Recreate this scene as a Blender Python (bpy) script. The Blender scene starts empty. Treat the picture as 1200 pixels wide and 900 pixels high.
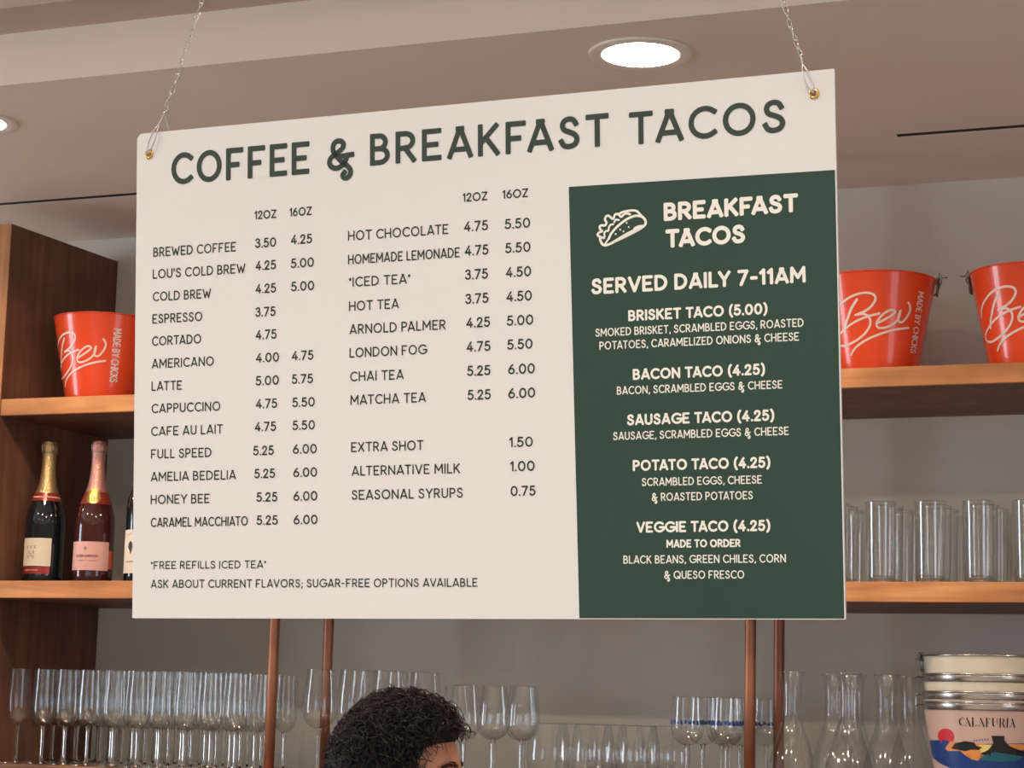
import bpy, bmesh, math, random
from math import sin, cos, pi, radians
from mathutils import Vector, Matrix, noise
random.seed(7)
D = bpy.data; SC = bpy.context.scene; COL = SC.collection

# ------------------------------------------------------------------ camera
cam_d = D.cameras.new('camera'); cam = D.objects.new('camera', cam_d); COL.objects.link(cam); SC.camera = cam
cam_d.sensor_fit = 'HORIZONTAL'; cam_d.sensor_width = 36.0; cam_d.lens = 36.0*2450.0/1200.0
cam_d.clip_start = 0.05; cam_d.clip_end = 60
_yaw, _pitch, _roll = 0.37638421, 0.15553295, 0.02549881
_f = Vector((-sin(_yaw)*cos(_pitch), cos(_yaw)*cos(_pitch), sin(_pitch)))
_r = Vector((cos(_yaw), sin(_yaw), 0)); _u = _r.cross(_f)
_r2 = _r*cos(_roll)+_u*sin(_roll); _u2 = -_r*sin(_roll)+_u*cos(_roll)
_m = Matrix((_r2, _u2, -_f)).transposed().to_4x4(); _m.translation = Vector((0, 0, 1.6))
cam.matrix_world = _m
cam_d.dof.use_dof = False

# ------------------------------------------------------------------ world, lights, exposure
w = D.worlds.new('world'); SC.world = w; w.use_nodes = True
bg = w.node_tree.nodes['Background']; bg.inputs[0].default_value = (0.62, 0.76, 1.0, 1); bg.inputs[1].default_value = 1.0
SC.view_settings.view_transform = 'Standard'; SC.view_settings.look = 'None'
SC.view_settings.gamma = 1.0; SC.view_settings.use_curve_mapping = False
SC.view_settings.exposure = 0.06
try:
    SC.cycles.max_bounces = 24; SC.cycles.transparent_max_bounces = 64; SC.cycles.transmission_bounces = 16
    SC.cycles.glossy_bounces = 6; SC.cycles.diffuse_bounces = 5
except Exception: pass

def area(name, loc, rot, sx, sy, power, col, shape='RECTANGLE', spread=180):
    l = D.lights.new(name, 'AREA'); l.shape = shape; l.size = sx; l.size_y = sy; l.energy = power; l.color = col
    l.spread = radians(spread)
    o = D.objects.new(name, l); COL.objects.link(o); o.location = loc; o.rotation_euler = rot
    return o
COOL = (0.80, 0.88, 1.0); WARM = (1.0, 0.74, 0.50); WARM2 = (1.0, 0.89, 0.77)
WIN_L = 130; WIN_R = 30; WIN_P = 12; SOFFIT_P = 6.5; ROOM_P = 16.5
# daylight through the street windows of the front wall, behind the photographer
area('window_daylight', (-.9, -4.97, 1.65), (radians(90), 0, 0), 5.0, 1.5, WIN_P, COOL)
# daylight through the side windows, left and right of the dining room
area('window_daylight', (-6.68, 1.05, 1.52), (radians(90), 0, radians(-90)), 1.4, 2.45, WIN_L, COOL)
area('window_daylight', (3.38, .3, 1.6), (radians(90), 0, radians(90)), 1.8, 2.0, WIN_R, COOL)

# ------------------------------------------------------------------ materials
def mat(name, col, rough=.6, metal=0.0, spec=.5, coat=0.0, noise_amt=0.0, noise_scale=20.0, bump=0.0, bump_scale=80.0, emit=None, estr=0.0, trans=0.0, ior=1.45, stretch=(1,1,1)):
    m = D.materials.new(name); m.use_nodes = True; nt = m.node_tree; N = nt.nodes; L = nt.links
    b = N['Principled BSDF']; b.inputs['Base Color'].default_value = (*col, 1); b.inputs['Roughness'].default_value = rough
    b.inputs['Metallic'].default_value = metal; b.inputs['Specular IOR Level'].default_value = spec
    b.inputs['Coat Weight'].default_value = coat; b.inputs['Transmission Weight'].default_value = trans; b.inputs['IOR'].default_value = ior
    if emit: b.inputs['Emission Color'].default_value = (*emit, 1); b.inputs['Emission Strength'].default_value = estr
    tc = N.new('ShaderNodeTexCoord'); mp = N.new('ShaderNodeMapping'); mp.inputs['Scale'].default_value = stretch
    L.new(tc.outputs['Object'], mp.inputs['Vector'])
    n = N.new('ShaderNodeTexNoise'); n.inputs['Scale'].default_value = noise_scale; n.inputs['Detail'].default_value = 4
    L.new(mp.outputs[0], n.inputs['Vector'])
    r = N.new('ShaderNodeValToRGB'); a = noise_amt
    r.color_ramp.elements[0].position = .3; r.color_ramp.elements[1].position = .7
    r.color_ramp.elements[0].color = (*[c*(1-a) for c in col], 1); r.color_ramp.elements[1].color = (*[min(1, c*(1+a)) for c in col], 1)
    L.new(n.outputs['Fac'], r.inputs['Fac']); L.new(r.outputs[0], b.inputs['Base Color'])
    if bump > 0:
        n2 = N.new('ShaderNodeTexNoise'); n2.inputs['Scale'].default_value = bump_scale; n2.inputs['Detail'].default_value = 3
        bp = N.new('ShaderNodeBump'); bp.inputs['Strength'].default_value = bump; bp.inputs['Distance'].default_value = .002
        L.new(mp.outputs[0], n2.inputs['Vector']); L.new(n2.outputs['Fac'], bp.inputs['Height']); L.new(bp.outputs[0], b.inputs['Normal'])
    return m

def wood(name, c1, c2, c3, axis=0, scale=1.0):
    """stained board: long streaks along `axis`, slow blotches, small flecks"""
    m = D.materials.new(name); m.use_nodes = True; nt = m.node_tree; N = nt.nodes; L = nt.links
    b = N['Principled BSDF']; b.inputs['Roughness'].default_value = .5; b.inputs['Specular IOR Level'].default_value = .35
    tc = N.new('ShaderNodeTexCoord'); mp = N.new('ShaderNodeMapping')
    s = [38*scale]*3; s[axis] = 2.2*scale; mp.inputs['Scale'].default_value = s
    L.new(tc.outputs['Object'], mp.inputs['Vector'])
    n = N.new('ShaderNodeTexNoise'); n.inputs['Scale'].default_value = 1.0; n.inputs['Detail'].default_value = 6; n.inputs['Distortion'].default_value = .6
    L.new(mp.outputs[0], n.inputs['Vector'])
    r = N.new('ShaderNodeValToRGB'); e = r.color_ramp.elements
    e[0].position = .28; e[0].color = (*c1, 1); e[1].position = .72; e[1].color = (*c3, 1)
    k = e.new(.5); k.color = (*c2, 1)
    L.new(n.outputs['Fac'], r.inputs['Fac'])
    n2 = N.new('ShaderNodeTexNoise'); n2.inputs['Scale'].default_value = 7.0; n2.inputs['Detail'].default_value = 3
    L.new(tc.outputs['Object'], n2.inputs['Vector'])
    r2 = N.new('ShaderNodeValToRGB'); r2.color_ramp.elements[0].position = .35; r2.color_ramp.elements[0].color = (.68, .68, .68, 1); r2.color_ramp.elements[1].position = .65; r2.color_ramp.elements[1].color = (1.12, 1.1, 1.06, 1)
    L.new(n2.outputs['Fac'], r2.inputs['Fac'])
    mx = N.new('ShaderNodeMixRGB'); mx.blend_type = 'MULTIPLY'; mx.inputs[0].default_value = .8
    L.new(r.outputs[0], mx.inputs[1]); L.new(r2.outputs[0], mx.inputs[2]); L.new(mx.outputs[0], b.inputs['Base Color'])
    bp = N.new('ShaderNodeBump'); bp.inputs['Strength'].default_value = .15; bp.inputs['Distance'].default_value = .002
    L.new(n.outputs['Fac'], bp.inputs['Height']); L.new(bp.outputs[0], b.inputs['Normal'])
    return m

def thin_glass(name, edge=(.74, .77, .78), face=(.975, .98, .98)):
    """thin blown glass wall: clear when seen flat on, darker and mirroring towards its edges"""
    m = D.materials.new(name); m.use_nodes = True; nt = m.node_tree; N = nt.nodes; L = nt.links
    N.remove(N['Principled BSDF']); out = N['Material Output']
    lw = N.new('ShaderNodeLayerWeight'); lw.inputs['Blend'].default_value = .5
    pw = N.new('ShaderNodeMath'); pw.operation = 'POWER'; pw.inputs[1].default_value = 2.6; L.new(lw.outputs['Facing'], pw.inputs[0])
    mx = N.new('ShaderNodeMixRGB'); mx.inputs[1].default_value = (*face, 1); mx.inputs[2].default_value = (*edge, 1); L.new(pw.outputs[0], mx.inputs[0])
    tr = N.new('ShaderNodeBsdfTransparent'); L.new(mx.outputs[0], tr.inputs[0])
    gl = N.new('ShaderNodeBsdfGlossy'); gl.inputs['Roughness'].default_value = .06; gl.inputs['Color'].default_value = (1, 1, 1, 1)
    p5 = N.new('ShaderNodeMath'); p5.operation = 'POWER'; p5.inputs[1].default_value = 4.0; L.new(lw.outputs['Facing'], p5.inputs[0])
    fr = N.new('ShaderNodeMath'); fr.operation = 'MULTIPLY_ADD'; fr.inputs[1].default_value = .55; fr.inputs[2].default_value = .075; L.new(p5.outputs[0], fr.inputs[0])
    ms = N.new('ShaderNodeMixShader'); L.new(fr.outputs[0], ms.inputs[0]); L.new(tr.outputs[0], ms.inputs[1]); L.new(gl.outputs[0], ms.inputs[2])
    L.new(ms.outputs[0], out.inputs[0]); return m

def solid_glass(name, col=(1, 1, 1), rough=0.0):
    m = D.materials.new(name); m.use_nodes = True; N = m.node_tree.nodes; L = m.node_tree.links
    N.remove(N['Principled BSDF']); g = N.new('ShaderNodeBsdfGlass'); g.inputs['Color'].default_value = (*col, 1); g.inputs['IOR'].default_value = 1.5; g.inputs['Roughness'].default_value = rough
    L.new(g.outputs[0], N['Material Output'].inputs[0]); return m

def emit_mat(name, col, s):
    m = D.materials.new(name); m.use_nodes = True; N = m.node_tree.nodes
    N.remove(N['Principled BSDF']); e = N.new('ShaderNodeEmission'); e.inputs[0].default_value = (*col, 1); e.inputs[1].default_value = s
    m.node_tree.links.new(e.outputs[0], N['Material Output'].inputs[0]); return m

M = {}
M['wall'] = mat('wall_paint', (.68, .63, .555), .8, noise_amt=.05, noise_scale=3, bump=.25, bump_scale=120)
M['ceil'] = mat('ceiling_paint', (.86, .775, .70), .85, noise_amt=.03, noise_scale=2, bump=.15, bump_scale=150)
M['roomwall'] = mat('room_wall_paint', (.62, .57, .50), .8, noise_amt=.03)
M['floor'] = wood('floor_concrete_oak', (.36, .31, .265), (.44, .385, .33), (.50, .44, .38), 1, .6)
M['mat'] = mat('added_dark_mat', (.16, .14, .125), .8)  # for the added mat that damps floor bounce
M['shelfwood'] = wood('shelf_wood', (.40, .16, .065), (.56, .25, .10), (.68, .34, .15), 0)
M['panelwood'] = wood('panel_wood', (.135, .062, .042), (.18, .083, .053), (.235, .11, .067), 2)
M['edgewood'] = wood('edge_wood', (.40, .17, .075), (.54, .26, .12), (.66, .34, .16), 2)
M['counterwood'] = wood('counter_wood', (.13, .06, .03), (.19, .09, .045), (.25, .12, .06), 0)
M['cabinet'] = mat('cabinet_paint', (.12, .09, .07), .5, noise_amt=.1)
M['copper'] = mat('aged_copper', (.36, .155, .09), .45, metal=.6, noise_amt=.35, noise_scale=30, stretch=(1, 1, .12))
M['board'] = mat('white_board', (.725, .725, .738), .42, spec=.4, noise_amt=.01, noise_scale=3)
M['boardedge'] = mat('foam_edge', (.85, .83, .8), .7)
M['beam'] = mat('taupe_beam_paint', (.52, .40, .365), .8, noise_amt=.03)
M['green'] = mat('green_print', (.026, .062, .043), .42, spec=.35, noise_amt=.05, noise_scale=4)
M['ink_title'] = mat('title_ink', (.030, .052, .038), .45)
M['ink'] = mat('menu_ink', (.020, .026, .020), .45)
M['ink_white'] = mat('white_ink', (.84, .82, .78), .45)
M['brass'] = mat('brass', (.75, .50, .20), .25, metal=1.0)
M['steel'] = mat('wire_steel', (.62, .60, .58), .28, metal=1.0)
M['bucket_red'] = mat('red_enamel', (.86, .080, .022), .24, coat=.4, noise_amt=.06, noise_scale=5)
M['bucket_in'] = mat('bucket_inside_zinc', (.42, .41, .40), .4, metal=.9)
M['wire'] = mat('bucket_wire', (.22, .22, .20), .4, metal=.9, noise_amt=.2)
M['logo'] = mat('logo_white', (.86, .70, .66), .4)
M['tin'] = mat('tin', (.50, .47, .45), .24, metal=.95, noise_amt=.1, noise_scale=30)
M['cream'] = mat('cream_enamel', (.72, .66, .54), .35, coat=.2, noise_amt=.03)
M['pinklabel'] = mat('pale_pink_enamel', (.62, .43, .38), .35, coat=.2)
M['blue'] = mat('sea_blue', (.012, .05, .22), .4)
M['teal'] = mat('teal', (.012, .13, .20), .4)
M['black'] = mat('label_black', (.012, .012, .014), .45)
M['sunred'] = mat('sun_red', (.62, .02, .045), .4)
M['orange'] = mat('label_orange', (.75, .30, .09), .45)
M['yellow'] = mat('label_yellow', (.80, .68, .22), .45)
M['bottle_dark'] = mat('dark_bottle_glass', (.006, .010, .012), .06, spec=.6, coat=.6)
M['bottle_rose'] = mat('rose_bottle_glass', (.07, .016, .016), .06, spec=.6, coat=.6, trans=.25)
M['foil_gold'] = mat('gold_foil', (.66, .50, .24), .33, metal=.85, bump=.9, bump_scale=260)
M['foil_pink'] = mat('rose_foil', (.78, .38, .32), .35, metal=.7, bump=.9, bump_scale=260)
M['gold'] = mat('gold_seal', (.60, .42, .12), .28, metal=1.0, bump=.5, bump_scale=300)
M['foil_red'] = mat('red_foil', (.42, .06, .05), .3, metal=.5)
M['label_cream'] = mat('cream_paper', (.80, .72, .60), .7, noise_amt=.02)
M['label_pink'] = mat('pink_paper', (.74, .42, .38), .6)
M['label_orange'] = mat('orange_sticker', (.85, .16, .06), .5)
M['label_ink'] = mat('label_grey_ink', (.30, .25, .20), .7)
M['label_ink2'] = mat('label_brown_ink', (.28, .10, .09), .7)
M['glass'] = thin_glass('clear_glass')
M['gstem'] = solid_glass('stem_glass')
M['tumbler'] = thin_glass('tumbler_glass', edge=(.80, .80, .77), face=(.97, .97, .965))
M['window'] = thin_glass('window_pane', edge=(.9, .92, .92), face=(.97, .98, .98))
M['blueprint'] = mat('blue_print', (.03, .06, .22), .4)
M['trim'] = mat('downlight_trim', (.88, .83, .77), .6)
M['lens'] = emit_mat('downlight_lens', (1.0, .90, .72), 22.0)
M['lens_room'] = emit_mat('room_downlight_lens', (1.0, .84, .62), 40.0)
M['dark'] = mat('dark_slot', (.01, .01, .012), .7)
M['skin'] = mat('skin', (.50, .235, .150), .48, spec=.45, noise_amt=.06, noise_scale=30, bump=.15, bump_scale=200)
M['hair'] = mat('black_hair', (.009, .009, .012), .5, spec=.35, noise_amt=.5, noise_scale=18)
M['hairtip'] = mat('brown_hair', (.035, .025, .020), .45, spec=.4, noise_amt=.5, noise_scale=25)
M['shirt'] = mat('black_shirt', (.02, .02, .024), .85)
M['trouser'] = mat('grey_trousers', (.06, .06, .07), .85)
M['shoe'] = mat('black_shoe', (.015, .015, .015), .4)
M['eye'] = mat('eye_white', (.7, .68, .64), .2)
M['iris'] = mat('iris_brown', (.05, .02, .01), .15)
M['lip'] = mat('lip', (.40, .14, .11), .45)

# ------------------------------------------------------------------ helpers
def link(name, me, parent=None, m=None):
    o = D.objects.new(name, me); COL.objects.link(o)
    if parent: o.parent = parent
    if m: me.materials.append(m)
    return o
def obj(name, bm, m, parent=None, smooth=False):
    me = D.meshes.new(name); bm.normal_update(); bm.to_mesh(me); bm.free()
    if smooth:
        for p in me.polygons: p.use_smooth = True
        if smooth != 'all':
            try: me.set_sharp_from_angle(angle=radians(40))
            except Exception: pass
    return link(name, me, parent, m)
def thing(name, label, cat, loc=(0, 0, 0), rot=(0, 0, 0), group=None):
    o = D.objects.new(name, None); COL.objects.link(o); o.location = loc; o.rotation_euler = rot
    o.empty_display_size = .05
    tag(o, label, cat, group); return o
def tag(o, label, cat, group=None):
    o['label'] = label; o['category'] = cat
    if group: o['group'] = group
    return o
def struct(o): o['kind'] = 'structure'; return o
def part_label(o, s): o['label'] = s; return o
def box(bm, x0, x1, y0, y1, z0, z1, bev=0.0):
    vs = [bm.verts.new(p) for p in ((x0,y0,z0),(x1,y0,z0),(x1,y1,z0),(x0,y1,z0),(x0,y0,z1),(x1,y0,z1),(x1,y1,z1),(x0,y1,z1))]
    fs = [bm.faces.new([vs[i] for i in f]) for f in ((0,3,2,1),(4,5,6,7),(0,1,5,4),(1,2,6,5),(2,3,7,6),(3,0,4,7))]
    if bev > 0:
        es = list({e for f in fs for e in f.edges})
        bmesh.ops.bevel(bm, geom=es, offset=bev, segments=2, affect='EDGES', profile=.5)
    return bm
def boxm(*a, bev=0.0): return box(bmesh.new(), *a, bev=bev)
def lathe(prof, n=32, bm=None, cx=0, cy=0, close=False, a0=0, a1=2*pi):
    """revolve (r,z) profile round the z axis"""
    bm = bm or bmesh.new(); full = abs(a1-a0-2*pi) < 1e-6; rings = []
    k = n if full else n+1
    for r, z in prof:
        if r < 1e-6: rings.append([bm.verts.new((cx, cy, z))])
        else: rings.append([bm.verts.new((cx+r*cos(a0+(a1-a0)*i/n), cy+r*sin(a0+(a1-a0)*i/n), z)) for i in range(k)])
    for a, b in zip(rings, rings[1:]):
        if len(a) == 1 and len(b) == 1: continue
        for i in range(n):
            j = (i+1) % k
            if len(a) == 1: bm.faces.new((a[0], b[j], b[i]))
            elif len(b) == 1: bm.faces.new((a[i], a[j], b[0]))
            else: bm.faces.new((a[i], a[j], b[j], b[i]))
    return bm
def tube(bm, pts, r, n=8, closed=False, cap=True, taper=None):
    P = [Vector(p) for p in pts]; N = len(P); rings = []; up = None
    for i, p in enumerate(P):
        if closed: t = (P[(i+1) % N]-P[i-1])
        else: t = P[min(i+1, N-1)]-P[max(i-1, 0)]
        t = t.normalized() if t.length > 1e-9 else Vector((0, 0, 1))
        if up is None:
            up = Vector((0, 0, 1)) if abs(t.z) < .9 else Vector((1, 0, 0))
        a = t.cross(up); a = a.normalized() if a.length > 1e-6 else t.orthogonal().normalized(); up = a.cross(t).normalized()
        rr = r if taper is None else r*taper[i]
        rings.append([bm.verts.new(p+a*(rr*cos(2*pi*k/n))+up*(rr*sin(2*pi*k/n))) for k in range(n)])
    for i in range(N if closed else N-1):
        A, B = rings[i], rings[(i+1) % N]
        for k in range(n): bm.faces.new((A[k], B[k], B[(k+1) % n], A[(k+1) % n]))
    if not closed and cap:
        bm.faces.new(rings[0]); bm.faces.new(rings[-1][::-1])
    return bm
def catmull(P, k=6, closed=False):
    out = []; n = len(P)
    g = lambda i: Vector(P[i % n]) if closed else Vector(P[max(0, min(n-1, i))])
    for i in range(n if closed else n-1):
        p0, p1, p2, p3 = g(i-1), g(i), g(i+1), g(i+2)
        for j in range(k):
            t = j/k; out.append(.5*((2*p1)+(p2-p0)*t+(2*p0-5*p1+4*p2-p3)*t*t+(3*p1-p0-3*p2+p3)*t**3))
    if not closed: out.append(Vector(P[-1]))
    return out
def dup(root, loc, label=None, group=None, rotz=None):
    r = root.copy(); COL.objects.link(r); r.location = loc
    if rotz is not None: r.rotation_euler = (0, 0, rotz)
    if label: r['label'] = label
    if group: r['group'] = group
    for ch in list(root.children):
        c = ch.copy(); COL.objects.link(c); c.parent = r
        for g in list(ch.children):
            d = g.copy(); COL.objects.link(d); d.parent = c
    return r

# ------------------------------------------------------------------ stroke lettering
def ell(cx, cy, rx, ry, a0, a1, n=None):
    n = n or max(3, int(abs(a1-a0)/16))
    return [(cx+rx*cos(radians(a0+(a1-a0)*i/n)), cy+ry*sin(radians(a0+(a1-a0)*i/n))) for i in range(n+1)]
def cm2(P, k=5): return [(v.x, v.y) for v in catmull([(x, y, 0) for x, y in P], k)]
G = {}
def glyph(c, wdt, *st): G[c] = (wdt, st)
glyph('A', .74, [(0,0),(.35,.985)], [(.74,0),(.39,.985)], [(.30,1),(.44,1)], [(.12,.24),(.62,.24)])
glyph('B', .56, [(0,0),(0,1)], [(0,1),(.22,1)]+ell(.25,.76,.24,.24,90,-90)+[(0,.52)], [(0,.52),(.26,.52)]+ell(.28,.26,.28,.26,90,-90)+[(0,0)])
glyph('C', .72, ell(.45,.5,.45,.5,48,312))
glyph('D', .70, [(0,0),(0,1)], [(0,1),(.2,1)]+ell(.22,.5,.48,.5,90,-90)+[(0,0)])
glyph('E', .54, [(0,0),(0,1)], [(0,1),(.54,1)], [(0,.5),(.43,.5)], [(0,0),(.54,0)])
glyph('F', .54, [(0,0),(0,1)], [(0,1),(.54,1)], [(0,.47),(.38,.47)])
glyph('G', .86, ell(.5,.5,.5,.5,45,345)+[(.96,.44)], [(.55,.46),(.97,.46)])
glyph('H', .66, [(0,0),(0,1)], [(.66,0),(.66,1)], [(0,.5),(.66,.5)])
glyph('I', .0, [(0,0),(0,1)])
glyph('J', .42, [(.42,1),(.42,.24)]+ell(.2,.22,.22,.22,0,-150))
glyph('K', .60, [(0,0),(0,1)], [(.56,1),(.06,.44)], [(.2,.58),(.60,0)])
glyph('L', .46, [(0,0),(0,1)], [(0,0),(.46,0)])
glyph('M', .84, [(0,0),(.02,1)], [(.02,1),(.42,.30)], [(.42,.30),(.82,1)], [(.82,1),(.84,0)])
glyph('N', .68, [(0,0),(0,1)], [(0,1),(.68,0)], [(.68,0),(.68,1)])
glyph('O', .88, ell(.44,.5,.44,.5,90,450,24))
glyph('P', .54, [(0,0),(0,1)], [(0,1),(.24,1)]+ell(.26,.73,.28,.27,90,-90)+[(0,.46)])
glyph('Q', .96, ell(.48,.5,.48,.5,90,450,24), [(.56,.28),(.92,-.02)])
glyph('R', .58, [(0,0),(0,1)], [(0,1),(.24,1)]+ell(.27,.73,.28,.27,90,-90)+[(0,.46)], [(.26,.46),(.58,0)])
glyph('S', .54, cm2([(.50,.82),(.42,.95),(.27,1),(.10,.93),(.04,.77),(.11,.61),(.29,.52),(.46,.42),(.54,.25),(.46,.07),(.27,0),(.09,.05),(0,.2)]))
glyph('T', .62, [(0,1),(.62,1)], [(.31,1),(.31,0)])
glyph('U', .62, [(0,1),(0,.31)]+ell(.31,.31,.31,.31,180,360)+[(.62,1)])
glyph('V', .72, [(0,1),(.35,0)], [(.72,1),(.37,0)])
glyph('W', 1.0, [(0,1),(.26,0)], [(.26,0),(.5,.72)], [(.5,.72),(.74,0)], [(.74,0),(1,1)])
glyph('X', .64, [(0,0),(.64,1)], [(0,1),(.64,0)])
glyph('Y', .66, [(0,1),(.33,.45)], [(.66,1),(.33,.45)], [(.33,.45),(.33,0)])
glyph('Z', .60, [(0,1),(.60,1)], [(.60,1),(0,0)], [(0,0),(.60,0)])
glyph('0', .62, ell(.31,.5,.31,.5,90,450,22))
glyph('1', .20, [(0,.80),(.20,1)], [(.20,1),(.20,0)])
glyph('2', .52, cm2([(.02,.74),(.07,.91),(.26,1),(.45,.91),(.49,.72),(.40,.52),(.2,.26),(0,0)]), [(0,0),(.52,0)])
glyph('3', .52, cm2([(.02,.86),(.12,.97),(.27,1),(.43,.92),(.46,.76),(.38,.60),(.22,.55)]), cm2([(.22,.55),(.42,.50),(.52,.30),(.45,.09),(.26,0),(.09,.04),(0,.18)]))
glyph('4', .60, [(.42,1),(0,.26)], [(0,.26),(.60,.26)], [(.44,.56),(.44,0)])
glyph('5', .52, [(.46,1),(.10,1)], [(.10,1),(.05,.54)], cm2([(.05,.54),(.18,.62),(.35,.60),(.50,.46),(.52,.28),(.42,.07),(.24,0),(.08,.05),(0,.16)]))
glyph('6', .56, cm2([(.40,1),(.22,.80),(.06,.52),(0,.30)]), ell(.28,.29,.28,.29,90,450,18))
glyph('7', .54, [(0,1),(.54,1)], [(.54,1),(.14,0)])
glyph('.', .0, [(0,0),(0,.02)])
glyph(',', .06, [(.06,.06),(0,-.14)])
glyph(';', .06, [(.06,.52),(.06,.54)], [(.06,.06),(0,-.14)])
glyph("'", .0, [(0,1),(0,.72)])
glyph('*', .12, [(.06,.92),(.06,.72)], [(0,.86),(.12,.78)], [(.12,.86),(0,.78)])
glyph('-', .30, [(0,.45),(.30,.45)])
glyph('(', .20, ell(.44,.45,.40,.74,120,240,10))
glyph(')', .20, ell(-.20,.45,.40,.74,-60,60,10))
glyph('&', .82, [(.42,.42),(.82,.46)], cm2([(.66,.44),(.60,.26),(.52,.12),(.38,.02),(.24,0),(.09,.09),(.04,.25),(.10,.40),(.22,.50),(.36,.60),(.50,.74),(.52,.88),(.44,.98),(.32,1.0),(.21,.93),(.16,.77),(.19,.60),(.32,.40),(.50,.17),(.66,.05),(.76,-.10),(.76,-.26),(.66,-.38),(.54,-.37),(.50,-.27),(.56,-.18)], 4))
ADV = {'title': .30, 'item': .24, 'price': .22, 'heavy': .20, 'head': .22, 'small': .24}
SWT = {'title': .166, 'item': .138, 'price': .155, 'heavy': .225, 'head': .205, 'small': .142}
RND = {'title': .25, 'item': .6, 'price': .6, 'heavy': .6, 'head': .7, 'small': .8}
def stroke_poly(P, hw, rnd):
    """outline ribbon of a polyline: returns list of (verts, faces) pieces in 2D"""
    Q = [Vector((x, y)) for x, y in P]
    R = [Q[0]]
    for q in Q[1:]:
        if (q-R[-1]).length > 1e-7: R.append(q)
    if len(R) < 2: R.append(R[0]+Vector((0, hw*.02)))
    n = len(R); closed = (R[0]-R[-1]).length < hw*.2 and n > 8
    L_, Rr = [], []
    for i in range(n):
        if closed: a = R[i-1] if i > 0 else R[n-2]; b = R[i+1] if i < n-1 else R[1]
        else: a = R[max(0, i-1)]; b = R[min(n-1, i+1)]
        d1 = (R[i]-a); d2 = (b-R[i])
        t = Vector((0, 0))
        if d1.length > 1e-9: t += d1.normalized()
        if d2.length > 1e-9: t += d2.normalized()
        t.normalize(); nn = Vector((-t.y, t.x))
        c = 1.0
        if d1.length > 1e-9 and d2.length > 1e-9:
            c = max(.5, nn.dot(Vector((-d2.y, d2.x)).normalized()))
        L_.append(R[i]+nn*hw/c); Rr.append(R[i]-nn*hw/c)
    verts = L_+Rr; faces = [(i, n+i, n+i+1, i+1) for i in range(n-1)]
    if not closed:
        for idx, s in ((0, -1), (n-1, 1)):
            t = (R[1]-R[0]).normalized() if idx == 0 else (R[-1]-R[-2]).normalized()
            t = t*s; nn = Vector((-t.y, t.x)); c0 = R[idx]; fl = hw*(1-rnd)
            base = len(verts); ring = [c0+nn*hw, c0+nn*hw+t*fl]
            for k in range(1, 6):
                a = pi*k/6
                ring.append(c0+nn*hw*cos(a)+t*(fl+hw*rnd*sin(a)))
            ring += [c0-nn*hw+t*fl, c0-nn*hw]
            verts += ring; f = tuple(range(base, base+len(ring)))
            faces.append(f[::-1])
    return verts, faces
KERN = {'FA': .16, 'TA': .10, 'AT': .08, 'PA': .12, 'LT': .08, 'AV': .08, 'VA': .08, 'AY': .06, 'LY': .1, 'AC': .03}
def text_mesh(bm, s, width, cap, sw, adv, rnd, mapf, depth=0.00035, centre=False, natural=False):
    """lay the string s between 0 and width, baseline at 0, with cap height cap; mapf(x, y, lift) -> 3D"""
    hs = sw/2; pieces = []; x = hs
    for i, ch in enumerate(s):
        if ch == ' ': x += .30+adv*.4; continue
        wd, st = G[ch]
        a = adv*(.9 if ch in 'ATVLY*.,' else 1.0)
        for p in st:
            pieces.append([(x+px, hs+py*(1-sw)) for px, py in p])
        x += wd+a+sw*.55-KERN.get(s[i:i+2], 0)
    total = max(px for p in pieces for px, py in p)+hs
    sx = width/total if not natural else cap
    kz = 0
    for p in pieces:
        v, f = stroke_poly([(px*sx, py*cap) for px, py in p], hs*cap, rnd)
        kz = (kz+1) % 7; lift = depth+kz*.00003
        vs = [bm.verts.new(mapf(q.x, q.y, lift)) for q in v]
        for ff in f:
            try: bm.faces.new([vs[i] for i in ff])
            except ValueError: pass
    return total*sx

# ------------------------------------------------------------------ setting
XL, XR, YF, YB = -6.5, 3.2, -4.8, 4.21
ZC = 2.698; ZF = 2.795; ZR = 3.25; Y1 = 3.063; Y2 = 2.941
struct(obj('floor', boxm(XL-.1, XR+.1, YF-.1, YB+.1, -.1, 0), M['floor']))
struct(obj('wall_back', boxm(XL-.1, XR+.1, YB, YB+.1, 0, ZR+.1), M['wall']))
def side_wall(name, x, y0, y1, z0, z1, n):
    bm = bmesh.new()
    box(bm, x, x+.1, YF-.1, y0, 0, ZR+.1); box(bm, x, x+.1, y1, YB, 0, ZR+.1); box(bm, x, x+.1, y0, y1, 0, z0); box(bm, x, x+.1, y0, y1, z1, ZR+.1)
    struct(obj(name, bm, M['roomwall']))
    wn = D.objects.new('window_%d' % n, None); COL.objects.link(wn); struct(wn); wn.location = (x+.05, 0, 0)
    bm = bmesh.new(); box(bm, -.03, .03, y0, y1, z0, z0+.05); box(bm, -.03, .03, y0, y1, z1-.05, z1); ym = (y0+y1)/2
    for a in (y0, ym-.03, y1-.05): box(bm, -.03, .03, a, a+.05, z0+.05, z1-.05)
    obj('window_frame', bm, M['dark'], wn)
    for a, b in ((y0+.05, ym-.03), (ym+.02, y1-.05)): obj('window_pane', boxm(-.003, .003, a, b, z0+.05, z1-.05), M['window'], wn)
side_wall('wall_left', XL-.1, .35, 1.75, .3, 2.75, 2)
side_wall('wall_right', XR, -.6, 1.2, .6, 2.6, 3)
struct(obj('added_bounce_mat', boxm(-5.2, 2.9, 2.0, 4.0, .0005, .012), M['mat']))  # unseen dark mat, added to cut light bouncing up behind the bar
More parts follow.
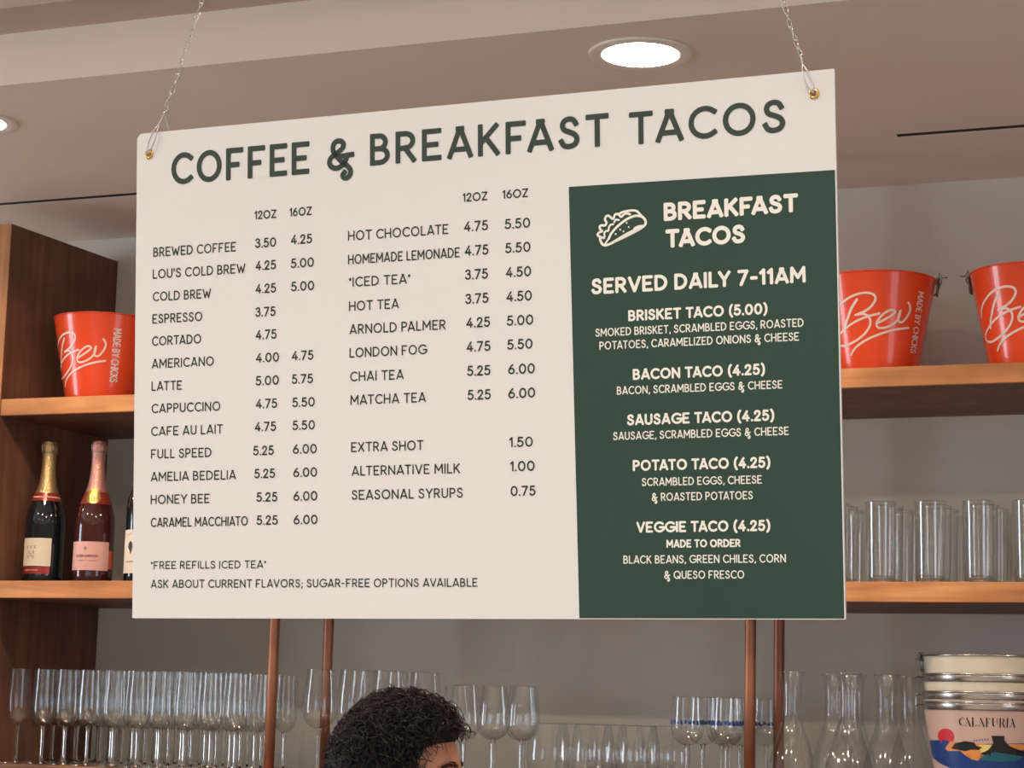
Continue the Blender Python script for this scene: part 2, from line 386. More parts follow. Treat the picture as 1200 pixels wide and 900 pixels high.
# front wall with the street window opening
bm = bmesh.new(); wx0, wx1, wz0, wz1 = -3.4, 1.6, .9, 2.4
box(bm, XL, wx0, YF-.1, YF, 0, ZR+.1); box(bm, wx1, XR, YF-.1, YF, 0, ZR+.1); box(bm, wx0, wx1, YF-.1, YF, 0, wz0); box(bm, wx0, wx1, YF-.1, YF, wz1, ZR+.1)
struct(obj('wall_front', bm, M['roomwall']))
wr = D.objects.new('window_1', None); COL.objects.link(wr); struct(wr); wr.location = (0, YF-.05, 0)
bm = bmesh.new()
box(bm, wx0, wx1, -.03, .03, wz0, wz0+.05); box(bm, wx0, wx1, -.03, .03, wz1-.05, wz1)
for i in range(5):
    x = wx0+(wx1-wx0-.05)*i/4; box(bm, x, x+.05, -.03, .03, wz0+.05, wz1-.05)
obj('window_frame', bm, M['dark'], wr)
for i in range(4):
    x = wx0+.05+(wx1-wx0-.05)*i/4; obj('window_pane', boxm(x, x+(wx1-wx0-.05)/4-.05, -.003, .003, wz0+.05, wz1-.05), M['window'], wr)
struct(obj('ceiling', boxm(XL-.1, XR+.1, YF-.1, Y2, ZR, ZR+.1), M['ceil']))
# stepped soffit over the back bar: two drops with pale vertical faces
SLY0, SLY1 = 3.828, 3.848
bm = bmesh.new()
box(bm, XL, XR, Y1, SLY0, ZC, ZR+.05)
box(bm, XL, XR, SLY1, YB, ZC, ZR+.05)
box(bm, -2.28, -.745, SLY0, SLY1, ZC, ZR+.05)
struct(obj('trim_1', bm, M['ceil']))
struct(obj('trim_2', boxm(XL, XR, Y2, Y1, ZF, ZR+.05), M['beam']))
for x0, x1 in ((XL, -2.28), (-.745, XR)):
    o = obj('slot_diffuser', boxm(x0, x1, SLY0, SLY1, ZC+.0006, ZC+.03), M['dark'])
    tag(o, 'long black slot air diffuser in the soffit above the wooden panel' if x0 < -3 else 'long black slot air diffuser in the soffit above the right red buckets', 'air vent')

# ------------------------------------------------------------------ downlights
def downlight(loc, label, name='recessed_downlight', lens='lens', r=.0875, rl=.066, power=SOFFIT_P, col=WARM, group=None):
    t = thing(name, label, 'ceiling light', loc, group=group)
    obj('trim_ring', lathe([(rl-.001, -.0008), (rl, -.003), (r-.006, -.0045), (r-.001, -.0035), (r, 0.0), (r, .0)], 48), M['trim'], t, True)
    obj('lens', lathe([(0, -.0045), (rl*.7, -.004), (rl, -.002)], 48), M[lens], t, True)
    l = area('downlight_beam', (loc[0], loc[1], loc[2]-.012), (0, 0, 0), rl*2, rl*2, power, col, 'DISK', 150)
    return t
def structlight(loc, lens, r, rl, power, col):  # downlights out of view: soffit row continued, room lamps read from bottle reflections
    t = downlight(loc, '', 'unseen_downlight', lens, r, rl, power, col)
    del t['label']; del t['category']; struct(t)
downlight((-1.056, 3.221, ZC), 'round recessed downlight with glowing lens above the menu board', power=SOFFIT_P)
downlight((-2.416, 3.245, ZC), 'round recessed downlight cut off by the left edge of the picture', power=SOFFIT_P)
structlight((.33, 3.20, ZC), 'lens', .0875, .066, SOFFIT_P, WARM); structlight((-3.8, 3.25, ZC), 'lens', .0875, .066, SOFFIT_P, WARM)
for i, (x, y) in enumerate([(-3.4, 1.15), (-2.0, 1.15), (-.5, 1.15), (1.0, 1.15), (-3.0, -.6), (-1.2, -.6), (.6, -.6), (-2.2, -2.6), (.2, -2.6)]):
    structlight((x, y, ZR), 'lens_room', .095, .075, ROOM_P*(.75 if y > 1 else 1.4 if y > -1 else 1.5), WARM2)

# ------------------------------------------------------------------ back bar: cabinet, shelves, side panel, copper rods
ZG = 1.465; YS = 3.80
cb = thing('back_bar_cabinet', 'long back bar cabinet whose wooden top carries the stemware', 'cabinet', (-.6, 4.0, 0))
obj('worktop', boxm(-2.09, 2.6, -.20, .205, ZG-.045, ZG, bev=.003), M['counterwood'], cb)
obj('carcass', boxm(-2.08, 2.58, -.17, .205, .0, ZG-.045), M['cabinet'], cb)
for i in range(8):
    x = -2.06+i*.58; d = obj('door', boxm(x+.006, x+.574, -.192, -.171, .12, ZG-.06, bev=.003), M['cabinet'], cb)
    bm = bmesh.new(); tube(bm, [(x+.52, -.192, 1.15), (x+.52, -.215, 1.15), (x+.52, -.215, 1.27), (x+.52, -.192, 1.27)], .005, 8); obj('door_handle', bm, M['steel'], d)
sh = thing('wooden_shelving_unit', 'stained wooden shelving unit with tall side panel behind the menu board', 'shelves', (-2.70, YS, ZG))
box_ = lambda x0, x1, y0, y1, z0, z1: boxm(x0+2.70, x1+2.70, y0-YS, y1-YS, z0-ZG, z1-ZG, bev=.0015)
# side panel leans a touch, as the photograph shows (inner face -2.70 at top, -2.685 low)
bm = bmesh.new(); pts = [(-.05, 0), (.0, 0), (.0, 1.176), (-.05, 1.176)]
bm = boxm(-.048, .0, 0, .41, 0.0, 1.176, bev=.0015)
for v in bm.verts: v.co.x += -.0025+.0175*v.co.y/.41
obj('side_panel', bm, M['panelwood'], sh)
bm = boxm(-.0505, -.0025, -.0025, -.0002, 0.0, 1.176)
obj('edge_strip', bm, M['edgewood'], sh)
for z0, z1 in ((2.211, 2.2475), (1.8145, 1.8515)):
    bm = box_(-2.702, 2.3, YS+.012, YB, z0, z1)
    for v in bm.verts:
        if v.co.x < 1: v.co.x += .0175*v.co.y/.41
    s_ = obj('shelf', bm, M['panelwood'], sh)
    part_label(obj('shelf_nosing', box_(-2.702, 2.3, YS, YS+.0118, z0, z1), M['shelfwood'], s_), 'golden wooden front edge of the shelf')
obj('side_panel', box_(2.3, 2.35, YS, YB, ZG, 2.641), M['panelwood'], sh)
def rod(x, y, label):
    bm = bmesh.new(); zz = [0, .2, .4, .6, .8, 1.0, ZC-ZG]; tube(bm, [(x+2.70, y-YS, z) for z in zz], .0108, 16)
    t = obj('copper_rod', bm, M['copper'], sh, 'all'); t['label'] = label
    for z in (0.0, 1.8515-ZG, 2.2475-ZG): obj('flange', lathe([(.0108, z+.006), (.02, z+.004), (.02, z+.0003)], 20, cx=x+2.70, cy=y-YS), M['copper'], t, True)
rod(-2.046, 3.875, 'copper rod at the left end of the tall wine glasses, nearest the flutes')
rod(-1.998, 4.03, 'second copper rod from the left, behind a large wine glass')
rod(-1.033, 3.875, 'front copper rod of the right pair, beside the blue-printed glasses')
rod(-1.029, 4.08, 'rear copper rod of the right pair, behind the first carafe')

TEXT = [
 ('COFFEE', -0.4053, -0.2089, 0.2408, 0.0416, 'title'),
 ('&', -0.1854, -0.1461, 0.2416, 0.0409, 'title'),
 ('BREAKFAST', -0.1247, 0.1861, 0.2443, 0.0399, 'title'),
 ('TACOS', 0.2114, 0.3992, 0.2431, 0.0392, 'title'),
 ('BREWED COFFEE', -0.4313, -0.3116, 0.1493, 0.0122, 'item'),
 ("LOU'S COLD BREW", -0.4318, -0.298, 0.121, 0.0122, 'item'),
 ('COLD BREW', -0.4315, -0.3469, 0.0918, 0.0121, 'item'),
 ('ESPRESSO', -0.4317, -0.3594, 0.0631, 0.0121, 'item'),
 ('CORTADO', -0.432, -0.3608, 0.0345, 0.0121, 'item'),
 ('AMERICANO', -0.4319, -0.3422, 0.0054, 0.0121, 'item'),
 ('LATTE', -0.432, -0.3878, -0.0234, 0.012, 'item'),
 ('CAPPUCCINO', -0.4317, -0.3325, -0.052, 0.012, 'item'),
 ('CAFE AU LAIT', -0.432, -0.3285, -0.0811, 0.012, 'item'),
 ('FULL SPEED', -0.4319, -0.3447, -0.11, 0.012, 'item'),
 ('AMELIA BEDELIA', -0.4318, -0.3095, -0.1389, 0.0119, 'item'),
 ('HONEY BEE', -0.4318, -0.3469, -0.1679, 0.0119, 'item'),
 ('CARAMEL MACCHIATO', -0.4312, -0.2926, -0.197, 0.0119, 'item'),
 ('HOT CHOCOLATE', -0.1547, -0.0203, 0.1526, 0.0123, 'item'),
 ('HOMEMADE LEMONADE', -0.1546, -0.0054, 0.1231, 0.0122, 'item'),
 ('*ICED TEA*', -0.1533, -0.0707, 0.0949, 0.0122, 'item'),
 ('HOT TEA', -0.1533, -0.0861, 0.065, 0.0122, 'item'),
 ('ARNOLD PALMER', -0.1526, -0.0242, 0.0361, 0.0122, 'item'),
 ('LONDON FOG', -0.1526, -0.0483, 0.0072, 0.0121, 'item'),
 ('CHAI TEA', -0.1518, -0.0797, -0.0222, 0.0121, 'item'),
 ('MATCHA TEA', -0.1513, -0.0504, -0.0512, 0.0121, 'item'),
 ('EXTRA SHOT', -0.1503, -0.0539, -0.1091, 0.012, 'item'),
 ('ALTERNATIVE MILK', -0.1495, -0.0061, -0.1383, 0.012, 'item'),
 ('SEASONAL SYRUPS', -0.1495, -0.0026, -0.1676, 0.012, 'item'),
 ('*FREE REFILLS ICED TEA*', -0.4306, -0.2666, -0.25, 0.0099, 'item'),
 ('ASK ABOUT CURRENT FLAVORS; SUGAR-FREE OPTIONS AVAILABLE', -0.4304, 0.0159, -0.2739, 0.0104, 'item'),
 ('12OZ', -0.2851, -0.2545, 0.1881, 0.0109, 'price'),
 ('16OZ', -0.2358, -0.2051, 0.1885, 0.0108, 'price'),
 ('12OZ', -0.0012, 0.0312, 0.1904, 0.0108, 'price'),
 ('16OZ', 0.0506, 0.0837, 0.1905, 0.0107, 'price'),
 ('3.50', -0.2841, -0.2548, 0.1517, 0.0122, 'price'),
 ('4.25', -0.2338, -0.2044, 0.1529, 0.0121, 'price'),
 ('4.25', -0.2834, -0.2547, 0.1231, 0.0121, 'price'),
 ('5.00', -0.2337, -0.2018, 0.1231, 0.0121, 'price'),
 ('4.25', -0.2832, -0.2545, 0.0938, 0.0121, 'price'),
 ('5.00', -0.2333, -0.2013, 0.0939, 0.012, 'price'),
 ('3.75', -0.2833, -0.2549, 0.0643, 0.0121, 'price'),
 ('4.75', -0.2827, -0.2534, 0.0356, 0.0121, 'price'),
 ('4.00', -0.2823, -0.2498, 0.0066, 0.012, 'price'),
 ('4.75', -0.232, -0.2022, 0.007, 0.012, 'price'),
 ('5.00', -0.2824, -0.2499, -0.0223, 0.012, 'price'),
 ('5.75', -0.2318, -0.2026, -0.0222, 0.0119, 'price'),
 ('4.75', -0.282, -0.2522, -0.0512, 0.012, 'price'),
 ('5.50', -0.2311, -0.2002, -0.0512, 0.0119, 'price'),
 ('4.75', -0.2834, -0.2536, -0.0799, 0.012, 'price'),
 ('5.50', -0.2307, -0.1999, -0.0798, 0.0119, 'price'),
 ('5.25', -0.2854, -0.2565, -0.1097, 0.0119, 'price'),
 ('6.00', -0.2301, -0.1972, -0.1093, 0.0119, 'price'),
 ('5.25', -0.2836, -0.2548, -0.1384, 0.0119, 'price'),
 ('6.00', -0.2294, -0.1968, -0.1381, 0.0118, 'price'),
 ('5.25', -0.2805, -0.2514, -0.1677, 0.0119, 'price'),
 ('6.00', -0.2291, -0.1963, -0.1675, 0.0118, 'price'),
 ('5.25', -0.2801, -0.2507, -0.1964, 0.0119, 'price'),
 ('6.00', -0.2288, -0.196, -0.1965, 0.0118, 'price'),
 ('4.75', 0.0005, 0.0316, 0.1538, 0.0125, 'price'),
 ('5.50', 0.0534, 0.0859, 0.1534, 0.0124, 'price'),
 ('4.75', 0.0013, 0.0321, 0.1242, 0.0125, 'price'),
 ('5.50', 0.0539, 0.0861, 0.1242, 0.0124, 'price'),
 ('3.75', 0.0016, 0.0312, 0.095, 0.0125, 'price'),
 ('4.50', 0.0544, 0.0867, 0.0948, 0.0124, 'price'),
 ('3.75', 0.0019, 0.0317, 0.0655, 0.0125, 'price'),
 ('4.50', 0.0549, 0.0874, 0.0655, 0.0124, 'price'),
 ('4.25', 0.0028, 0.0337, 0.0365, 0.0124, 'price'),
 ('5.00', 0.0554, 0.089, 0.0365, 0.0123, 'price'),
 ('4.75', 0.0031, 0.034, 0.0074, 0.0124, 'price'),
 ('5.50', 0.0557, 0.0879, 0.0077, 0.0123, 'price'),
 ('5.25', 0.0039, 0.0338, -0.0218, 0.0124, 'price'),
 ('6.00', 0.0566, 0.0906, -0.0219, 0.0123, 'price'),
 ('5.25', 0.0042, 0.0341, -0.0508, 0.0123, 'price'),
 ('6.00', 0.0566, 0.0908, -0.0508, 0.0123, 'price'),
 ('1.50', 0.0574, 0.0873, -0.109, 0.0122, 'price'),
 ('1.00', 0.0583, 0.0895, -0.1377, 0.0122, 'price'),
 ('0.75', 0.0588, 0.0904, -0.1671, 0.0121, 'price'),
 ('BREAKFAST', 0.2528, 0.4123, 0.1498, 0.0217, 'heavy'),
 ('TACOS', 0.2547, 0.3495, 0.118, 0.0219, 'heavy'),
 ('SERVED DAILY 7-11AM', 0.1628, 0.4195, 0.0683, 0.019, 'head'),
 ('BRISKET TACO (5.00)', 0.2079, 0.3745, 0.0344, 0.0131, 'head'),
 ('BACON TACO (4.25)', 0.2127, 0.3704, -0.0348, 0.013, 'head'),
 ('SAUSAGE TACO (4.25)', 0.205, 0.3802, -0.0877, 0.013, 'head'),
 ('POTATO TACO (4.25)', 0.2114, 0.3747, -0.141, 0.0129, 'head'),
 ('VEGGIE TACO (4.25)', 0.2149, 0.3734, -0.2125, 0.0128, 'head'),
 ('MADE TO ORDER', 0.2509, 0.3383, -0.2302, 0.0093, 'head'),
 ('SMOKED BRISKET, SCRAMBLED EGGS, ROASTED', 0.1671, 0.416, 0.018, 0.0097, 'small'),
 ('POTATOES, CARAMELIZED ONIONS & CHEESE', 0.172, 0.4104, 0.0024, 0.0097, 'small'),
 ('BACON, SCRAMBLED EGGS & CHEESE', 0.1929, 0.3903, -0.0513, 0.0096, 'small'),
 ('SAUSAGE, SCRAMBLED EGGS & CHEESE', 0.1878, 0.3967, -0.1044, 0.0096, 'small'),
 ('SCRAMBLED EGGS, CHEESE', 0.2221, 0.3645, -0.1587, 0.0095, 'small'),
 ('& ROASTED POTATOES', 0.2336, 0.3536, -0.1763, 0.0095, 'small'),
 ('BLACK BEANS, GREEN CHILES, CORN', 0.1986, 0.3907, -0.2481, 0.0095, 'small'),
 ('& QUESO FRESCO', 0.2475, 0.3421, -0.2659, 0.0094, 'small'),
]

LOGO = [
[(-19.3, 0.1368), (-26.2, 0.121), (-31.5, 0.1045), (-36.2, 0.0894), (-37.8, 0.079)] ,
[(-53.8, 0.1041), (-48.0, 0.1202), (-36.7, 0.1335), (-24.1, 0.1441), (-11.6, 0.1485), (-2.5, 0.1454), (-0.1, 0.1364), (-4.2, 0.1236), (-11.8, 0.1142), (-22.0, 0.1085)] ,
[(-22.0, 0.1085), (-12.1, 0.1093), (-6.6, 0.1019), (-6.1, 0.0886), (-12.3, 0.0732), (-24.3, 0.0605), (-38.9, 0.054), (-50.3, 0.0577), (-53.3, 0.0673), (-43.8, 0.0781), (-28.1, 0.0921), (-12.5, 0.1026), (3.8, 0.1097)] ,
[(1.0, 0.091), (9.5, 0.0985), (18.0, 0.1076), (21.0, 0.1145), (15.7, 0.1167), (6.5, 0.106), (1.0, 0.091), (3.9, 0.0831), (12.7, 0.0848), (20.6, 0.0921), (25.6, 0.1025), (27.0, 0.1159), (25.4, 0.1074), (25.5, 0.0979), (30.3, 0.0959), (35.8, 0.1067), (38.9, 0.1194), (37.8, 0.1275), (35.6, 0.133)] ,
[(-31.8, 0.0357), (-24.9, 0.048), (-12.4, 0.06), (4.0, 0.0712), (22.1, 0.0807), (39.5, 0.0865)]
]
TACO = [([(0.1846, 0.1333), (0.1882, 0.1399), (0.1944, 0.1463), (0.2015, 0.1517), (0.2095, 0.1562), (0.2183, 0.1586), (0.2253, 0.1573), (0.2291, 0.1541), (0.2306, 0.1498), (0.229, 0.1465), (0.2233, 0.1427), (0.2145, 0.1386), (0.204, 0.1342), (0.1934, 0.1302), (0.1863, 0.1273), (0.1801, 0.126), (0.1766, 0.1279), (0.1744, 0.1323), (0.174, 0.1366)], 0.00295), ([(0.1973, 0.1617), (0.2026, 0.1642), (0.2096, 0.1651), (0.2166, 0.165), (0.221, 0.1631), (0.2244, 0.159), (0.2279, 0.1558)], 0.00275), ([(0.1797, 0.1269), (0.1833, 0.1317), (0.1846, 0.1333)], 0.00216), ([(0.1789, 0.1346), (0.174, 0.1366), (0.171, 0.1389), (0.1728, 0.1417), (0.1767, 0.1428), (0.1746, 0.145), (0.1737, 0.1485), (0.1759, 0.15), (0.1804, 0.1497), (0.1822, 0.153), (0.1804, 0.1565), (0.1818, 0.1602), (0.1849, 0.1609), (0.1893, 0.1572), (0.191, 0.1575), (0.1929, 0.1616), (0.1964, 0.1622), (0.2003, 0.1586), (0.2034, 0.1609), (0.2069, 0.1623), (0.2113, 0.1608)], 0.00275), ([(0.1798, 0.1362), (0.1794, 0.1405), (0.1816, 0.1429), (0.1843, 0.1431), (0.1852, 0.1469), (0.187, 0.1497), (0.1905, 0.1503)], 0.00236), ([(0.1919, 0.1528), (0.1937, 0.1556), (0.1976, 0.1549)], 0.00236)]
DOTS = [(0.2072, 0.1509), (0.2098, 0.1457), (0.1992, 0.1434), (0.2032, 0.141), (0.1935, 0.1385)]
FILL = [(0.1863, 0.1286), (0.2058, 0.1387), (0.2146, 0.1424), (0.2164, 0.1452), (0.2216, 0.147), (0.2286, 0.1474), (0.2268, 0.1441), (0.2057, 0.1345)]

# ------------------------------------------------------------------ menu sign
sign = thing('menu_sign', 'large white and green coffee and breakfast tacos menu board hung on chains', 'sign', (-.9664921, 2.28716284, 2.01911386), (.07161485, -.00599116, .00377464))
bm = bmesh.new(); HW, HH, RC = .4572, .3119, .009
out = []
for cx, cz, a0 in ((HW-.001, HH-.001, 0), (-HW+RC, HH-RC, 90), (-HW+.001, -HH+.001, 180), (HW-.001, -HH+.001, 270)):
    rr = RC if a0 == 90 else .001
    for k in range(7):
        a = radians(a0+90*k/6); out.append((cx+rr*cos(a), cz+rr*sin(a)))
fr = [bm.verts.new((x, 0, z)) for x, z in out]; bk = [bm.verts.new((x, .0045, z)) for x, z in out]
bm.faces.new(fr[::-1]); bm.faces.new(bk)
for i in range(len(fr)): bm.faces.new((fr[i], fr[(i+1) % len(fr)], bk[(i+1) % len(fr)], bk[i]))
bmesh.ops.recalc_face_normals(bm, faces=bm.faces)
obj('board', bm, M['board'], sign)
bm = bmesh.new(); gv = [(.1353, .1991), (.4557, .1951), (.4559, -.3109), (.1437, -.3109)]
f = bm.faces.new([bm.verts.new((x, -.00015, z)) for x, z in gv])
part_label(obj('colour_panel', bm, M['green'], sign), 'dark green panel with the taco menu')
mapb = lambda u0, v0: (lambda x, y, l: (u0+x, -l, v0+y))
for s, u0, u1, v0, cap, st in TEXT:
    bm = bmesh.new(); text_mesh(bm, s, u1-u0, cap, SWT[st], ADV[st], RND[st], mapb(u0, v0))
    ink = M['ink_title'] if st == 'title' else M['ink_white'] if st in ('heavy', 'head', 'small') else M['ink']
    obj('lettering', bm, ink, sign)
bm = bmesh.new(); k = 0
for P, wd in TACO:
    v, fcs = stroke_poly(cm2(P, 4), wd*.5, 1.0); k += 1
    vs = [bm.verts.new((q.x, -.0004-.00003*k, q.y)) for q in v]
    for ff in fcs:
        try: bm.faces.new([vs[i] for i in ff])
        except ValueError: pass
for x, y in DOTS: bm.faces.new([bm.verts.new((x+.0011*cos(a*pi/5), -.0007, y+.0011*sin(a*pi/5))) for a in range(10)])
bm.faces.new([bm.verts.new((x, -.0008, y)) for x, y in FILL])
bmesh.ops.triangulate(bm, faces=[f for f in bm.faces if len(f.verts) > 4])
obj('taco_drawing', bm, M['ink_white'], sign)
GR = [(-.4388, .2836), (.4334, .2848)]
for gx, gz in GR:
    bm = bmesh.new(); prof = [(.0028, .001), (.0030, .0016), (.0045, .0022), (.0062, .0014), (.0066, .0002)]
    lathe(prof, 24, bm)
    for v in bm.verts: v.co = Vector((gx+v.co.x, -v.co.z, gz+v.co.y))
    g = obj('grommet', bm, M['brass'], sign, 'all')
    bm = bmesh.new(); bm.faces.new([bm.verts.new((gx+.0029*cos(a*pi/8), -.0006, gz+.0029*sin(a*pi/8))) for a in range(16)])
    obj('eyelet_hole', bm, mat('eyelet_shadow', (.30, .18, .10), .6), g)
SM = Matrix.Translation(sign.location) @ sign.rotation_euler.to_matrix().to_4x4()
def link_mesh():
    bm = bmesh.new(); P = []
    for k in range(20):
        a = 2*pi*k/20; x = .0026*cos(a); z = .0052*sin(a); P.append((x, .0009*sin(2*a), z))
    tube(bm, P, .00062, 6, closed=True); me = D.meshes.new('link'); bm.to_mesh(me); bm.free()
    for p in me.polygons: p.use_smooth = True
    me.materials.append(M['steel']); return me
LINK = link_mesh()
def chain(gi, low, top, label, side):
    low, top = Vector(low), Vector(top)
    t = thing('hanging_chain', label, 'chain', top)
    d = (low-top); n = int(d.length/.0088); q = d.to_track_quat('Z', 'Y')
    for i in range(n):
        o = D.objects.new('chain_link', LINK); COL.objects.link(o); o.parent = t
        o.location = d*((i+.5)/n)+Vector((random.uniform(-.0006, .0006), random.uniform(-.0006, .0006), 0)); o.rotation_mode = 'QUATERNION'
        o.rotation_quaternion = q @ Matrix.Rotation(i*1.35+random.uniform(-.4, .4), 3, 'Z').to_quaternion()
    g = SM @ Vector((GR[gi][0], -.003, GR[gi][1])); bk_ = SM @ Vector((GR[gi][0], .006, GR[gi][1]))
    ed = SM @ Vector((GR[gi][0]+side*.010, -.003, .3119))
    bm = bmesh.new()
    m1 = ed.lerp(low, .45)
    tube(bm, [Vector(p)-top for p in catmull([g, g.lerp(m1, .3)+Vector((-.004, -.002, 0)), g.lerp(m1, .75)+Vector((-.003, -.002, 0)), m1, low], 6)], .00075, 6)
    tube(bm, [Vector(p)-top for p in catmull([g, g.lerp(m1, .35)+Vector((.004, -.002, 0)), g.lerp(m1, .8)+Vector((.002, -.002, 0)), m1, low], 6)], .00075, 6)
    obj('wire_loop', bm, M['steel'], t, 'all')
    bm = bmesh.new()
    for a, b in ((.0, .12), (.75, .92)):
        p0, p1 = m1.lerp(low, a)-top, m1.lerp(low, b)-top; tube(bm, [p0, p0.lerp(p1, .5), p1], .0017, 8)
    obj('crimp_sleeve', bm, M['steel'], t, 'all')
    if gi == 0:
        bm = bmesh.new(); tail = low+Vector((-.002, .016, -.036)); tube(bm, [low-top, low.lerp(tail, .5)+Vector((.002, .002, 0))-top, tail-top], .0006, 6); obj('loose_wire', bm, M['steel'], t, 'all')
    obj('ceiling_hook', lathe([(0, -.004), (.008, -.003), (.010, .0)], 16), M['steel'], t, True)
chain(0, (-1.3855, 2.262, 2.352), (-1.097, 2.262, ZR-.001), 'twisted steel chain holding the left corner of the menu board', 1)
chain(1, (-.5495, 2.262, 2.352), (-.833, 2.262, ZR-.001), 'twisted steel chain holding the right corner of the menu board', -1)

# ------------------------------------------------------------------ red buckets
def cone_map(r0, r1, h, phi0=0, lift0=.0004):
    def f(phi, z, l=0):
        r = r0+(r1-r0)*max(0, min(1, z/h))+lift0+l; a = radians(phi+phi0-90)
        return (r*cos(a), r*sin(a), z)
    return f
def decal(poly, fmap, m, name, parent, lift=0.0, step=6):
    """flat printed shape (angle in degrees, height) wrapped on to a round body"""
    bm = bmesh.new(); bm.faces.new([bm.verts.new((p, 0, z*100)) for p, z in poly])
    lo = min(p for p, z in poly); hi = max(p for p, z in poly); x = math.floor(lo/step)*step+step
    bmesh.ops.triangulate(bm, faces=bm.faces)
    while x < hi:
        bmesh.ops.bisect_plane(bm, geom=bm.verts[:]+bm.edges[:]+bm.faces[:], plane_co=(x, 0, 0), plane_no=(1, 0, 0)); x += step
    for v in bm.verts: v.co = Vector(fmap(v.co.x, v.co.z/100, lift))
    return obj(name, bm, m, parent)
def bucket_shell(r0, r1, h, th=.0015):
    return lathe([(0, .003), (r0-.004, .003), (r0-.002, 0), (r0, .001), (r0+(r1-r0)*.5, h*.5), (r1, h), (r1-th, h), (r0+(r1-r0)*.5-th, h*.5), (r0-th, .006), (0, .006)], 72)
def rim(r, h, rr=.0022): 
    bm = bmesh.new(); tube(bm, [((r+rr*.3)*cos(2*pi*k/72), (r+rr*.3)*sin(2*pi*k/72), h) for k in range(72)], rr, 8, closed=True); return bm
def ear(bm, r, h, phi):
    a = radians(phi-90); u = Vector((cos(a), sin(a), 0)); t = Vector((-sin(a), cos(a), 0)); P = lambda o, s, z: u*(r+o)+t*s+Vector((0, 0, z))
    tube(bm, [P(.001, -.008, h-.030), P(.003, -.006, h-.012), P(.004, 0, h+.002), P(.003, .006, h-.012), P(.001, .008, h-.030)], .0022, 6)
    tube(bm, [P(.004+.006*cos(x), .0, h-.002+.008*sin(x)) for x in [2*pi*k/12 for k in range(12)]], .0014, 6, closed=True)
def bail(bm, r, h, phi0=85):
    P = []
    for k in range(25):
        a = radians(phi0+(360-2*phi0)*k/24-90); s = sin(pi*k/24)
        P.append(((r+.006+.004*s)*cos(a), (r+.006+.004*s)*sin(a), h-.004-.028*s))
    e0 = Vector(P[0]); u = Vector((e0.x, e0.y, 0)).normalized()
    P = [tuple(e0+u*.016+Vector((0, 0, .010))), tuple(e0+u*.006+Vector((0, 0, .009))), tuple(e0+u*.0+Vector((0, 0, .020)))]+P
    e1 = Vector(P[-1]); u = Vector((e1.x, e1.y, 0)).normalized()
    P += [tuple(e1+Vector((0, 0, .020))), tuple(e1+u*.006+Vector((0, 0, .009))), tuple(e1+u*.016+Vector((0, 0, .010)))]
    tube(bm, P, .0013, 6)
def red_bucket(x, y, turn, label):
    h, r0, r1 = .19, .079, .115
    rz = math.atan2(-y, -x)+pi/2+radians(turn)
    t = thing('ice_bucket', label, 'bucket', (x, y, 2.2477), (0, 0, rz), 'red ice buckets on the upper shelf')
    obj('body', bucket_shell(r0, r1, h), M['bucket_red'], t, True)
    part_label(obj('rim', rim(r1, h, .0017), M['bucket_red'], t, 'all'), 'rolled rim')
    bm = bmesh.new(); ear(bm, r1, h, 85); obj('ear', bm, M['wire'], t, 'all')
    bm = bmesh.new(); ear(bm, r1, h, -85); obj('ear', bm, M['wire'], t, 'all')
    bm = bmesh.new(); bail(bm, r1, h); obj('handle', bm, M['wire'], t, 'all')
    fm = cone_map(r0, r1, h); bm = bmesh.new(); k = 0
    for P in LOGO:
        k += 1; Q = [(p*.0017, z) for p, z in P]
        v, fcs = stroke_poly(cm2(Q, 6), .0021 if k != 1 else .0026, 1.0)
        vs = [bm.verts.new(fm(q.x/.0017, q.y, k*.00008)) for q in v]
        for ff in fcs:
            try: bm.faces.new([vs[i] for i in ff])
            except ValueError: pass
    obj('script_logo', bm, M['logo'], t)
    # slogan reads downwards at the right of the logo
    bm = bmesh.new()
    def mp(xx, yy, l):
        z = .157-xx; r = r0+(r1-r0)*z/h; return fm(47+math.degrees((yy+xx*.0)/r), z, l)
    bm2 = text_mesh(bm, 'MADE BY CHICKS', .115, .0175, .14, .20, .4, mp)
    obj('slogan', bm, M['logo'], t)
    return t
red_bucket(-2.535, 3.94, -38, 'red metal ice bucket on the upper shelf beside the wooden side panel')
red_bucket(-.807, 3.94, 0, 'red metal ice bucket on the upper shelf touching the right edge of the menu board')
red_bucket(-.510, 3.94, -16.5, 'red metal ice bucket cut off by the right edge of the picture')

